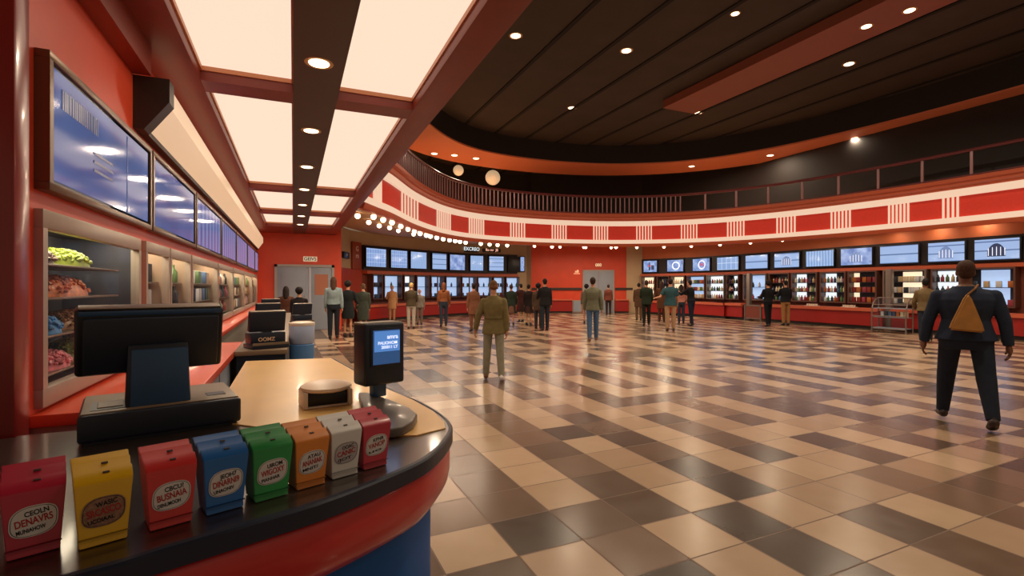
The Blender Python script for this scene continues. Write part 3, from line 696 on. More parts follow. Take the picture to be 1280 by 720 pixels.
# posts at the gate and at the rack
for x, lb in ((931.5, 'thin grey post left of the grey gate at the right shop'), (1106.5, 'thin grey post between the long counter and the curved glass rack')):
    p = hit(CR, x); c = p[1]-p[3]*.25
    q = MB(); q.lohi((-.09, -.09, 0), (.09, .09, 2.15), bevel=.01); q.lohi((-.12, -.12, 0), (.12, .12, .08)); o = q.build('post', M_cabg, None, loc=(c.x, c.y, 0)); tag(o, lb, 'post')
# gate / chair between counters
p = hit(CR, 941)
e = empty('low_gate', (p[1].x, p[1].y, 0), math.atan2(p[2].y, p[2].x), 'low grey framed gate between two red counters at the right shop', 'gate')
q = MB(); 
for x in (-.42, .42): q.lohi((x-.03, -.03, 0), (x+.03, .03, .72))
q.lohi((-.42, -.03, .66), (.42, .03, .72)); q.lohi((-.42, -.03, .08), (.42, .03, .13)); q.build('frame', M_cabg, e, smooth=0)
q = MB(); q.lohi((-.39, -.012, .13), (.39, .012, .66)); q.build('gate_panel', mat('gate_panel_brown', (128, 62, 46), .4), e, smooth=0)
# curved glass rack
p = hit(CR, 1127); n = p[3]
e = empty('display_rack', (p[1].x+n.x*.32, p[1].y+n.y*.32, 0), math.atan2(p[2].y, p[2].x), 'grey curved wire display rack in front of the right counter', 'display rack')
def arc_pts(x): return [(x, -.42+.0, .12), (x, -.42, .5), (x, -.40, .8), (x, -.32, 1.0), (x, -.18, 1.12), (x, .0, 1.16)]
q = MB()
for x in (-.52, .52):
    P = arc_pts(x)
    for a, b in zip(P, P[1:]): q.limb(a, b, .022, .022, n=8)
    q.limb((x, -.42, .12), (x, -.42, .0), .022, .03, n=8); q.limb((x, -.04, 1.16), (x, -.04, 0), .02, .02, n=8)
for (y, z) in ((-.42, .12), (-.42, .55), (-.36, .93), (0, 1.16)): q.limb((-.52, y, z), (.52, y, z), .018, .018, n=8)
q.build('rack_frame', M_cabg, e)
for z, d in ((.14, .4), (.5, .4), (.8, .38)):
    q = MB(); q.lohi((-.5, -d, z), (.5, -.04, z+.02)); q.build('shelf', M_grey, e, smooth=0)
q = MB()
P = [(-.41, .16), (-.41, .5), (-.39, .8), (-.31, .99), (-.17, 1.11), (0, 1.15)]
for a, b in zip(P, P[1:]):
    vs = [q.bm.verts.new((s_*.5, y, z)) for s_, y, z in ((-1, a[0], a[1]), (1, a[0], a[1]), (1, b[0], b[1]), (-1, b[0], b[1]))]; q.bm.faces.new(vs)
q.build('curved_glass', M_glass, e)
for k in range(8):
    src = PK[(k*3) % 10]; o = src.copy(); COL.objects.link(o); L_ = Matrix.Translation(e.location) @ Matrix.Rotation(e.rotation_euler.z, 4, 'Z')
    o.location = L_ @ Vector((-.42+.12*k, -.2, .521)); o.rotation_euler.z = e.rotation_euler.z; o.scale = (.8, 1, 1.1); tag(o, 'pale snack box in the curved wire rack by the right counter', 'snack box', 'snack boxes in the curved wire rack')
# small trays on the counters
for x, lb in ((1010, 'small white tray on the long right counter'), (1056, 'row of pale cups lying on the long right counter')):
    p = hit(CR, x); c = p[1]-p[3]*.25
    q = MB(); q.lohi((-.25, -.12, 0), (.25, .12, .02), bevel=.005)
    for j in range(6): q.cone((-.2+.08*j, 0, .02), (-.2+.08*j, 0, .09), .028, .034, 10)
    o = q.build('cup_tray', M_white, None, loc=(c.x, c.y, .76), rz=math.atan2(p[2].y, p[2].x)); tag(o, lb, 'tray')

# ================================================================== balcony railing
e = empty('balcony_railing', (FC[0].x, FC[0].y, 4.95), 0, 'curved mauve metal balustrade with maroon handrail on the balcony', 'railing'); o0 = Vector((FC[0].x, FC[0].y))
P = [p-o0 for p in offs(FC, .08)]
q = MB(); q.sweep(P, [(-.04, .78), (.04, .78), (.05, .84), (.02, .88), (-.02, .88), (-.05, .84)]); q.build('handrail', M_railt, e)
q = MB(); q.sweep(P, [(-.03, .04), (.03, .04), (.03, .08), (-.03, .08)]); q.build('bottom_rail', M_railt, e)
Pl, pat = along(P); bal = None; s = 2.2; cnt = 0
while s < 19.5 and cnt < 84:
    p, tg, n = pat(s)
    if bal is None:
        b = MB(); b.box((0, 0, .41), (.05, .04, .78), bevel=.006); bal = b.build('baluster', M_rail, e, smooth=30); o = bal
    else: o = bal.copy(); COL.objects.link(o)
    o.location = (p.x, p.y, 0); o.rotation_euler.z = math.atan2(tg.y, tg.x); s += .21; cnt += 1
s = 20.5
while s < Pl:
    p, tg, n = pat(s); o = bal.copy(); COL.objects.link(o); o.location = (p.x, p.y, 0); o.rotation_euler.z = math.atan2(tg.y, tg.x); o.scale = (1.6, 1.2, 1); s += 1.3
# globe lamps up on the balcony
for (x, y, D, lb) in ((573, 213, 24.6, 'smaller blurred globe lamp glowing behind the curved railing'), (616, 222, 25.5, 'larger blurred globe lamp glowing behind the curved railing')):
    z = EYE+(HZ-y)/F*D; p = PX(x, D, z); e = empty('globe_lamp', p, 0, lb, 'lamp')
    q = MB(); q.ball((0, 0, 0), .26 if x < 600 else .38, 20, 14); q.build('globe', mat('globe_glow', (255, 226, 180), .6, emit=.5, ecol=(240, 205, 160)), e)
    q = MB(); q.cone((0, 0, .2), (0, 0, 7.3-z+.3), .015, .015, 8); q.build('stem', M_black, e)
    area('lamp_light', (0, 0, -.5), 20, .3, parent=e)

# ================================================================== left wall: cases and screens
M_scl = []
def lscreen(v0, v1, k):
    e = empty('menu_screen', (LW, (v0+v1)/2, 2.345), PI/2, 'dark blue wall screen in a bronze frame above the display cases, %s' % (['nearest, with a barcode', 'second along', 'third along', 'fourth along', 'fifth along', 'sixth along', 'farthest by the corner'][k]), 'screen', 'bronze framed screens on the left wall')
    wd = v1-v0; hh = .67; t = .04
    q = MB()
    q.lohi((-wd/2, -.06, hh/2-t), (wd/2, 0, hh/2), bevel=.004); q.lohi((-wd/2, -.06, -hh/2), (wd/2, 0, -hh/2+t), bevel=.004)
    q.lohi((-wd/2, -.06, -hh/2+t), (-wd/2+t, 0, hh/2-t)); q.lohi((wd/2-t, -.06, -hh/2+t), (wd/2, 0, hh/2-t)); q.build('frame', M_bronze, e, smooth=30)
    q = MB(); q.lohi((-wd/2+t, -.045, -hh/2+t), (wd/2-t, -.01, hh/2-t)); q.lohi((-wd/2+t, -.045, -hh/2+t), (wd/2-t, -.01, hh/2-t)); q.build('bezel', M_black, e, smooth=0)
    q = MB(); q.lohi((-wd/2+t+.02, -.05, -hh/2+t+.02), (wd/2-t-.05*(k < 2), -.044, hh/2-t-.02))
    q.build('display', screen_mat('left_screen_far' if k > 1 else 'left_screen', 'lines' if k > 1 else 'soft', (72, 92, 148), (122, 140, 188) if k > 1 else (98, 130, 188), .85 if k > 1 else .7, scale=2.2 if k > 1 else 1.3), e, smooth=0, uv=(0, 2))
    if k == 0:
        q = MB()
        random.seed(3)
        x = -.48*wd+.12
        for j in range(26): wj = random.choice((.006, .01, .014)); q.lohi((x, -.053, .1), (x+wj, -.0505, .2+.0*j)); x += wj+random.choice((.006, .012))
        q.build('barcode_graphic', M_scnavy, e, smooth=0)
        q = MB()
        for j in range(3): q.lohi((-.18*wd, -.053, -.02-.05*j), (.0*wd, -.0505, -.005-.05*j))
        q.lohi((.16*wd, -.053, -.28), (.165*wd, -.0505, .26)); q.build('text_line_graphic', mat('screen_dim_line', (50, 62, 104), .3, emit=.3), e, smooth=0)
for k, (a, b) in enumerate([(3.05, 4.92), (4.97, 6.93), (7.0, 9.22), (9.32, 11.5), (11.62, 14.2), (14.35, 16.8), (16.95, 18.4)]): lscreen(a, b, k)

def heap(parent_e, c, size, col, label, n=260, r=.016, group='heaps of candy in the nearest left display case'):
    q = MB(); rnd = random.Random(sum(map(ord, label)))
    q.ball((0, 0, 0), (size[0]/2*.95, size[1]/2*.95, size[2]*.86), 20, 12)
    bmesh.ops.bisect_plane(q.bm, geom=q.bm.verts[:]+q.bm.edges[:]+q.bm.faces[:], plane_co=(0, 0, .001), plane_no=(0, 0, -1), clear_outer=True)
    for k in range(n):
        a = rnd.uniform(0, 2*PI); rr = math.sqrt(rnd.random())*.97; x = size[0]/2*rr*math.cos(a); y = size[1]/2*rr*math.sin(a)
        s_ = r*rnd.uniform(.5, 1.1); z = max(s_*1.05, size[2]*.86*math.sqrt(max(0, 1-rr*rr)))
        q2 = bmesh.ops.create_icosphere(q.bm, subdivisions=1, radius=s_); M_ = Matrix.Translation((x, y, z)) @ Matrix.Rotation(rnd.uniform(0, 3), 4, 'X') @ Matrix.Diagonal((1.3, 1, .8, 1))
        bmesh.ops.transform(q.bm, matrix=M_, verts=q2['verts'])
    o = q.build('candy_heap', mat('candy_'+label[:12], col, .4, var=.45, scale=22), None, smooth=25, loc=c, rz=PI/2); tag(o, label, 'candy', group, kind='stuff'); return o
M_cin = mat('case_interior', (64, 66, 76), .6); M_csh = mat('case_shelf_bronze', (120, 98, 78), .3, metal=.5)
cn = ['nearest, full of candy', 'second along, narrow door', 'third along, narrow door', 'fourth along', 'fifth along', 'sixth along', 'seventh along', 'farthest by the corner']
for k, (a, b) in enumerate(cases):
    wd = b-a; e = empty('display_case', (LW, (a+b)/2, CZ0), PI/2, 'grey framed glass display case in the left red wall, %s' % cn[k], 'display case', 'glass display cases in the left wall'); hh = CZ1-CZ0; t = .09; ts_ = .05; dp = .45
    q = MB()
    q.lohi((-wd/2, -.035, hh-t), (wd/2, .02, hh), bevel=.004); q.lohi((-wd/2, -.035, 0), (wd/2, .02, t), bevel=.004)
    q.lohi((-wd/2, -.035, t), (-wd/2+ts_, .02, hh-t)); q.lohi((wd/2-ts_, -.035, t), (wd/2, .02, hh-t)); q.build('frame', M_frame, e, smooth=30)
    q = MB(); q.lohi((-wd/2+.01, dp-.01, .0), (wd/2-.01, dp, hh)); q.lohi((-wd/2+.01, .02, 0.01), (-wd/2+.02, dp, hh)); q.lohi((wd/2-.02, .02, .01), (wd/2-.01, dp, hh)); q.lohi((-wd/2+.01, .02, .01), (wd/2-.01, dp, .02)); q.lohi((-wd/2+.01, .02, hh-.02), (wd/2-.01, dp, hh-.01))
    q.build('interior', M_cin if k == 0 else mat('case_interior_pale', (186, 164, 140), .6), e, smooth=0)
    q = MB(); q.lohi((-wd/2+ts_, -.012, t), (wd/2-ts_, -.008, hh-t)); q.build('glass', M_glass, e, smooth=0)
    q = MB(); q.lohi((-wd/2+.1, .05, hh-.04), (wd/2-.1, .16, hh-.021)); q.build('case_lamp', mat('case_lamp_glow', (255, 236, 205), .5, emit=12.0), e, smooth=0)
    nsh = [.12, .32, .52, .70] if k == 0 else [.12, .38, .62]
    for z in nsh:
        q = MB(); q.lohi((-wd/2+.03, .05, z-.012), (wd/2-(.22 if k == 0 and z > .3 else .03), dp-.03, z), bevel=.003); q.build('shelf', M_csh, e, smooth=0)
    if k == 0:
        L_ = Matrix.Translation(e.location) @ Matrix.Rotation(PI/2, 4, 'Z')
        spec = [(-.60, .70, (.30, .3, .10), (120, 96, 84), 'grey brown heaped candy on the top shelf of the nearest left case'), (-.17, .70, (.52, .3, .11), (150, 170, 50), 'lime green heaped candy on the top shelf of the nearest left case'),
                (-.29, .52, (.84, .3, .13), (196, 104, 50), 'orange brown heaped nuts on the second shelf of the nearest left case'),
                (-.53, .32, (.40, .3, .12), (40, 126, 190), 'bright blue heaped candy in the nearest left case'), (-.06, .32, (.46, .3, .11), (160, 112, 62), 'tan heaped candy beside the bright blue heap in the left case'),
                (.14, .12, (.62, .3, .14), (128, 134, 48), 'olive green heaped candy on the bottom shelf of the nearest left case'), (-.44, .12, (.46, .3, .11), (206, 110, 118), 'pink heaped candy on the bottom shelf of the nearest left case')]
        for x, z, sz, cl, lb in spec: heap(e, L_ @ Vector((x*1.1+.2, .2, z)), (sz[0]*1.1, sz[1], sz[2]*1.1), cl, lb)
    else:
        for z in nsh:
            n = max(3, int((wd-.25)/.15)) if k < 5 else 8
            for j in range(n):
                src = random.choice(PK if k % 2 else PB); o = src.copy(); COL.objects.link(o)
                o.location = (LW-.09-random.uniform(0, .05), a+.15+(wd-.3)*j/(n-1), CZ0+z+.001); o.rotation_euler.z = PI/2+random.uniform(-.3, .3); s_ = 1.0; o.scale = (s_, s_, s_)
                kd = 'snack box' if k % 2 else 'bottle'
                tag(o, '%s behind glass in the left wall case, %s' % (kd, cn[k]), kd, 'goods in the left wall case, %s' % cn[k].split(',')[0])
# back counter below the cases
e = empty('back_counter', (-.8, 3.0, 0), 0, 'long back counter with orange red top and grey cabinets below the left display cases', 'counter')
q = MB(); q.lohi((-.32, 0, .89), (.30, 3.1, .95), bevel=.008); q.lohi((-.32, 3.1, .89), (-.05, 15.9, .95), bevel=.008); q.build('counter_top', mat('orange_red_laminate', (226, 84, 54), .35, coat=.3), e, smooth=30)
q = MB(); q.lohi((-.32, .02, .0), (.24, 3.05, .89)); q.lohi((-.32, 3.05, 0), (-.1, 15.9, .89)); q.build('cabinet_body', M_frame, e, smooth=0)
for k in range(4):
    q = MB(); q.lohi((.24, .1+.75*k, .1), (.262, .78+.75*k, .85), bevel=.004); d = q.build('cabinet_door', M_grey, e, smooth=30)
    q = MB(); q.cone((.285, .7+.75*k, .45), (.285, .7+.75*k, .65), .01, .01); q.build('handle', M_steel, d)

# ================================================================== service counter in the foreground
pf = [(-2.2, 1.22), (-.95, 1.215), (-.424, 1.311), (-.280, 1.36), (-.088, 1.425), (.109, 1.50), (.366, 1.66), (.485, 1.79), (.590, 1.974), (.628, 2.12), (.63, 2.314), (.593, 2.602), (.517, 2.948), (.304, 4.40)]
pf = [tuple(p) for p in smooth_path(pf, 4)]
back = [(-.34, 4.48), (-.335, 2.62), (-1.01, 2.62), (-1.01, 2.60), (-2.2, 2.60)]
outl = pf+back
def inset(d): return [tuple(p) for p in offs([Vector(p) for p in pf], -d)]
def rel(P): return [(p[0]+.3, p[1]-2.0) for p in P]
e = empty('service_counter', (-.3, 2.0, 0), 0, 'curved foreground service counter, dark top, red apron and blue base', 'counter')
# path runs left to right along the front: room side is to its right (outside)
q = MB(); q.prism(rel(outl), .905, .95); q.build('counter_top', M_ctr, e, smooth=30)
def rp(d): return [Vector(p) for p in rel(inset(d))]
P0 = [Vector(p) for p in rel(pf)]
q = MB(); q.sweep(P0, [(.0, .895), (.009, .899), (.009, .945), (.004, .951), (-.008, .953), (-.01, .895)]); q.build('edge_band', M_edge, e, smooth=28)
q = MB(); q.sweep(P0, [(-.03, .9), (-.012, .893), (-.004, .875), (-.004, .79), (-.012, .75), (-.035, .715), (-.07, .70), (-.1, .70), (-.1, .9)]); q.build('apron', M_cbred, e, smooth=50)
q = MB(); q.sweep(P0, [(-.085, .0), (-.085, .72), (-.14, .72), (-.14, 0)]); q.build('base', M_cblue, e, smooth=50)
q = MB(); q.sweep(P0, [(-.075, .0), (-.075, .08), (-.085, .08), (-.085, 0)]); q.build('kick_strip', M_edge, e, smooth=50)
q = MB(); q.prism(rel([(-.345, 4.47), (-.34, 2.55), (-.2, 2.42), (.12, 2.12), (.45, 1.97), (.585, 2.02), (.607, 2.12), (.61, 2.314), (.573, 2.6), (.497, 2.94), (.285, 4.385)]), .95, .955); q.build('honey_reflection_inlay', M_tanrefl, e, smooth=0)  # tan piece of the top; the canopy panels' reflection is painted into its colour

# ---- candy boxes
M_slot = mat('slot_dark', (50, 30, 24), .6); M_lab = mat('label_white', (226, 226, 226), .5); M_ink = mat('ink_black', (34, 26, 30), .5); M_inkr = mat('ink_red', (178, 44, 44), .5)
def candy_box(cam_xy, col, nm_, txt, i, labcol=None, oval=True, inkc=None):
    p = C(*cam_xy); p.z = .952 if not (i >= 99) else .958
    e = empty('candy_box', p, math.radians(19.5), None, 'candy box', 'row of coloured candy boxes on the service counter')
    base = mat('box_'+nm_, [int(c_*.93) for c_ in col], .35, coat=.15, var=.04, scale=6)
    prof = [(0, 0), (.006, .012), (-.012, .142), (-.006, .153), (.026, .169), (.029, .157), (.036, .158), (.070, .179), (.073, .168), (.080, .169), (.108, .184), (.114, .176), (.088, .0)]
    def hw(z): return .0435+.0100*z/.15
    if i >= 5: e.scale = (.95, .97, .97)
    q = MB(); A = [q.bm.verts.new((-hw(z), y, z)) for y, z in prof]; B = [q.bm.verts.new((hw(z), y, z)) for y, z in prof]; n = len(prof)
    fs = [q.bm.faces.new(A), q.bm.faces.new(list(reversed(B)))]+[q.bm.faces.new((A[k], B[k], B[(k+1) % n], A[(k+1) % n])) for k in range(n)]
    bmesh.ops.recalc_face_normals(q.bm, faces=fs)
    bmesh.ops.bevel(q.bm, geom=q.bm.edges[:], offset=.0016, segments=2, affect='EDGES')
    body = q.build('carton', base, e, smooth=50)
    q = MB(); q.lohi((-.0465, -.0022, .019), (.0465, .004, .0205)); q.build('crease', mat('crease_'+nm_, [int(c*.6) for c in col], .5), e, smooth=0)
    for y, z, tl in ((.008, .1625, .46), (.052, .1725, .55)):
        q = MB(); q.box((0, 0, 0), (.013, .006, .002), bevel=.0009); o = q.build('slot', M_slot, e, smooth=0); o.location = (.005, y+.003, z+.0008); o.rotation_euler.x = tl
    tilt = math.atan2(.018, .13)
    if txt:
        def fp(z): return .0055-.018*(z-.012)/.13
        zc = .078
        lb = empty('label', (0, fp(zc)-.0012, zc)); lb.parent = e; lb.rotation_euler = (tilt, 0, 0)
        COL.objects.unlink(lb); bpy.data.objects.remove(lb)
        q = MB(); n_ = 36; ring = []
        for k in range(n_):
            a = 2*PI*k/n_; c_, s_ = math.cos(a), math.sin(a); ex = .72
            ring.append(q.bm.verts.new((math.copysign(abs(c_)**ex, c_)*.040+.009*s_*.36, 0, math.copysign(abs(s_)**ex, s_)*.036)))
        f_ = q.bm.faces.new(ring); r_ = bmesh.ops.extrude_face_region(q.bm, geom=[f_]); bmesh.ops.translate(q.bm, vec=(0, -.0012, 0), verts=[g for g in r_['geom'] if isinstance(g, bmesh.types.BMVert)])
        bmesh.ops.recalc_face_normals(q.bm, faces=q.bm.faces[:])
        lab = q.build('label', labcol or M_lab, e, smooth=0); lab.location = (0, fp(zc)-.0006, zc); lab.rotation_euler = (tilt, 0, 0)
        q = MB(); ro = []; ri = []
        for k in range(n_):
            a = 2*PI*k/n_; c_, s_ = math.cos(a), math.sin(a); ex = .72; X_ = math.copysign(abs(c_)**ex, c_)*.040+.009*s_*.36; Z_ = math.copysign(abs(s_)**ex, s_)*.036
            ro.append(q.bm.verts.new((X_*.95, -.0014, Z_*.95))); ri.append(q.bm.verts.new((X_*.92, -.0014, Z_*.92)))
        for k in range(n_): q.bm.faces.new((ro[k], ro[(k+1) % n_], ri[(k+1) % n_], ri[k]))
        q.build('outline', M_ink, lab, smooth=0)
        for (t_, sz, z, mm, wl_) in ((txt[0], .0165, .0195, M_ink, .040), (txt[1], .0235, .0005, M_inkr, .062), (txt[2], .0135, -.0195, M_ink, .048)):
            o = lettering('lettering', t_, sz, inkc or mm, lab, (z*.25, -.0017, z), ext=.0003); o.rotation_euler = (PI/2, -.12, 0)
            wt = max(v.co.x for v in o.data.vertices)-min(v.co.x for v in o.data.vertices); o.scale.x = wl_/wt
    return e
cb = [((-1.065, 1.105), (196, 36, 66), 'crimson', ('CEOLN', 'DENAVRS', 'MUNIAHOW'), 'crimson candy box with white oval label, first from the left, cut by the frame'),
      ((-.948, 1.152), (240, 190, 16), 'yellow', ('WASIC', 'SRCASCO', 'UCDIAAL'), 'bright yellow candy box with brown mottled oval emblem'),
      ((-.850, 1.238), (222, 52, 50), 'red', ('CBCU?', 'BUSNAIA', 'DENUMOOH'), 'bright red candy box between the yellow and the blue one'),
      ((-.762, 1.320), (18, 108, 190), 'blue', ('JEOH7', 'DINARNI9', 'UNAONIV'), 'bright blue candy box with white oval label'),
      ((-.676, 1.398), (28, 152, 70), 'green', ('UIROM', 'WIGOXY', 'PIANHAR'), 'bright green candy box with white oval label'),
      ((-.598, 1.480), (222, 132, 34), 'orange', ('ATAU', 'ANANIAK', 'MNIT/'), 'orange candy box with pale oval label'),
      ((-.524, 1.562), (212, 210, 206), 'white', ('OOAC', 'CANIC', '/JOT'), 'white candy box with grey and red oval emblem'),
      ((-.450, 1.640), (196, 48, 66), 'rose', ('KFNR', 'VANOP', 'uo'), 'rose red candy box at the right end of the row by the white dispenser')]
for i, (xy, col, nm_, txt, lb) in enumerate(cb):
    yl = nm_ == 'yellow'
    e = candy_box(xy, col, nm_, txt, i, mat('label_brown', (150, 116, 96), .5, var=.3, scale=150) if yl else (mat('label_grey_white', (190, 186, 190), .5) if nm_ == 'white' else None)); e['label'] = lb

# ---- point of sale register seen from behind
e = empty('cash_register', (-.468, 2.385, .951), math.radians(14.6), 'large black cash register with slate blue neck, seen from behind on the service counter', 'cash register')
q = MB(); q.lohi((-.27, 0, .012), (.27, .43, .115), bevel=.012, seg=3); q.lohi((-.255, .015, 0), (.255, .41, .02)); q.build('base', M_regbl, e, smooth=40)
q = MB()
q.lohi((-.262, .02, .113), (.262, .42, .1205), bevel=.003)
q.build('top_plate', M_tan, e, smooth=30)
q = MB(); q.lohi((-.235, .06, .1195), (-.115, .23, .1225)); tr = q.build('coin_tray', M_black, e, smooth=0)
q = MB(); q.lohi((-.215, .09, .1215), (-.135, .2, .126), bevel=.002); q.build('tray_divider', M_tan, tr, smooth=0)
q = MB(); q.lohi((.155, .1, .1195), (.225, .17, .1225)); q.build('card_slot', M_black, e, smooth=0)
q = MB(); q.box((-.02, .125, .24), (.22, .15, .25), bevel=.008, taper=(.92, .8)); q.build('neck', [M_regbl], e, smooth=40)
q = MB(); q.box((-.014, .047, .235), (.2, .012, .225), bevel=.004, taper=(.95, 1)); o = q.build('neck_plate', M_blue, e, smooth=30); o.rotation_euler.x = -.055; 
hd = Matrix.Translation((-.035, .15, .385)) @ Matrix.Rotation(math.radians(4), 4, 'Z') @ Matrix.Rotation(math.radians(11), 4, 'X')
q = MB(); q.box((0, 0, 0), (.50, .09, .27), bevel=.016, seg=3, M=hd); mon = q.build('monitor', M_black, e, smooth=40)
q = MB(); q.box((0, -.055, -.01), (.455, .03, .225), bevel=.010, seg=2, M=hd); q.build('rear_shell', M_regbl, mon, smooth=40)
q = MB(); q.box((0, -.0455, .118), (.478, .006, .018), bevel=.002, M=hd); q.build('vent_strip', M_blue, mon, smooth=30)
q = MB(); q.box((0, -.004, .1355), (.478, .07, .004), bevel=.0015, M=hd); q.build('top_trim', M_tan, mon, smooth=30)
q = MB(); q.box((0, .046, 0), (.45, .004, .23), M=hd); q.build('screen', screen_mat('screen_soft', 'soft'), mon, smooth=0, uv=(0, 2))

# ---- customer display on a stalk, with its slab
e = empty('customer_display', (.40, 2.60, .957), math.radians(19), 'small black customer display with lit blue screen on a stalk and grey slab', 'customer display')
Ri = Matrix.Rotation(-math.radians(19), 4, 'Z')
def loc2(p): v = Ri @ Vector((p[0]-.40, p[1]-2.60, 0)); return (v.x, v.y)
sl = [(.315, 2.72), (.36, 2.70), (.44, 2.48), (.492, 2.28), (.498, 2.16), (.455, 2.05), (.40, 1.985), (.36, 1.97), (.30, 1.985), (.295, 2.4)]
q = MB(); q.prism([loc2(p) for p in reversed(sl)], 0, .035, bevel=.008); q.build('base_slab', mat('slab_grey', (88, 80, 72), .38, coat=.2), e, smooth=50)
q = MB(); q.lohi((-.035, -.02, .03), (.035, .035, .13), bevel=.006); q.build('stalk', M_blue, e, smooth=40)
q = MB(); q.lohi((-.11, -.07, .10), (.11, .06, .41), bevel=.014, seg=3); hs = q.build('housing', M_regbl, e, smooth=40)
q = MB(); q.lohi((-.112, -.055, .402), (.105, .05, .4125), bevel=.003); q.build('top_cover', M_tan, hs, smooth=30)
q = MB(); q.lohi((-.082, -.076, .195), (.088, -.068, .385), bevel=.003); q.build('bezel', M_edge, hs, smooth=30)
q = MB(); q.lohi((-.07, -.078, .205), (.078, -.0765, .375)); q.build('screen', mat('kiosk_screen_dim', (52, 92, 146), .2, emit=.5), hs, smooth=0)
q = MB(); q.lohi((-.064, -.0795, .268), (.076, -.0785, .37)); q.build('display', mat('kiosk_screen', (84, 136, 208), .2, emit=.75), hs, smooth=0)
lettering('lettering', 'amra', .03, M_scwhite, hs, (.035, -.0805, .34), ext=.0004); lettering('lettering', 'PALIONOM', .021, M_scwhite, hs, (.008, -.0805, .31), ext=.0004); lettering('lettering', '200011 LY', .021, M_scwhite, hs, (.018, -.0805, .289), ext=.0004)
# ---- white dispenser
e = empty('napkin_dispenser', (.15, 2.66, .957), math.radians(8), 'low white dispenser with cream domed lid behind the white and rose boxes', 'dispenser')
q = MB(); q.lohi((-.115, -.07, 0), (-.095, .09, .08), bevel=.004); q.lohi((.095, -.07, 0), (.115, .09, .08), bevel=.004); q.lohi((-.1, .07, 0), (.1, .09, .08)); q.lohi((-.1, -.06, 0), (.1, .07, .008)); q.build('tray', M_white, e, smooth=40)
q = MB(); q.lohi((-.094, -.05, .008), (.094, .068, .07), bevel=.006); q.build('opening', M_black, e, smooth=40)
q = MB(); q.lathe([(.05, .078), (.11, .08), (.122, .088), (.118, .1), (.08, .112), (.03, .116)], 28); o = q.build('lid', mat('lid_cream', (244, 214, 184), .35), e); o.scale = (1.02, .85, 1); o.rotation_euler.x = .06

# ---- counter with further registers behind the peninsula
e = empty('register_counter', (-.28, 5.2, 0), 0, 'dark counter carrying a line of registers beyond the service counter', 'counter')
q = MB(); q.lohi((-.22, 0, .905), (.23, 7.2, .95), bevel=.006); q.build('counter_top', M_tan, e, smooth=30)
q = MB(); q.lohi((-.2, .02, 0), (.21, 7.18, .905)); q.build('cabinet', M_regbl, e, smooth=0)
def reg(loc, rz, s_, label, txt=False):
    e = empty('cash_register', loc, rz, label, 'cash register', 'black registers beyond the service counter')
    q = MB(); q.lohi((-.17, -.12, 0), (.17, .16, .045), bevel=.008); q.lohi((-.16, -.05, .045), (.16, .14, .15), bevel=.01); q.build('base', M_regbl, e, smooth=40)
    q = MB(); q.lohi((-.165, -.125, .035), (.165, -.118, .06), bevel=.002); q.build('front_strip', M_tan, e, smooth=0)
    Mh = Matrix.Translation((0, .0, .26)) @ Matrix.Rotation(math.radians(12), 4, 'X')
    q = MB(); q.box((0, 0, 0), (.335, .06, .2), bevel=.012, seg=3, M=Mh); mo = q.build('monitor', M_regbl, e, smooth=40)
    q = MB(); q.box((.0, -.004, .101), (.32, .05, .004), M=Mh); q.build('top_trim', M_tan, mo, smooth=0)
    q = MB(); q.lohi((-.04, -.01, .13), (.04, .04, .2)); q.build('neck', M_black, e, smooth=0)
    if txt: lettering('lettering', 'OOMZ', .05, mat('reg_text', (226, 190, 150), .4), e, (-.02, -.052, .085), ext=.001)
    e.scale = (s_, s_, s_); return e
reg((-.235, 5.42, .951), .35, 1.0, 'nearest of the black registers on the dark counter, with pale letters', True)
reg((-.33, 7.9, .951), .35, 1.0, 'middle one of the three stacked-looking registers on the dark counter')
reg((-.40, 10.6, .951), .35, 1.0, 'farthest of the three registers on the dark counter')
e = empty('side_stand', (.12, 8.35, 0), 0, 'narrow cream stand beside the dark register counter', 'stand')
q = MB(); q.lohi((-.15, -.2, .94), (.17, .25, .98), bevel=.006); q.build('stand_top', M_white, e, smooth=0)
q = MB(); q.lohi((-.13, -.18, 0), (.15, .23, .94)); q.build('cabinet', M_frame, e, smooth=0)
reg((.13, 8.35, .981), .35, .85, 'black register alone on the cream stand in front of two dark haired people')
e = empty('waste_bin', (.095, 6.5, 0), 0, 'round pale blue bin with cream lid right of the black registers', 'bin')
q = MB(); q.lathe([(.12, 0), (.135, .02), (.14, .85), (.13, .86)], 28); q.build('body', mat('bin_blue', (84, 132, 186), .4), e)
q = MB(); q.lathe([(.125, .86), (.142, .88), (.145, 1.08), (.14, 1.09)], 28); q.build('hood', mat('bin_hood', (168, 184, 214), .35), e)
q = MB(); q.lathe([(.146, 1.08), (.15, 1.09), (.146, 1.115), (.1, 1.125), (.01, 1.127)], 28); q.build('lid', M_white, e)

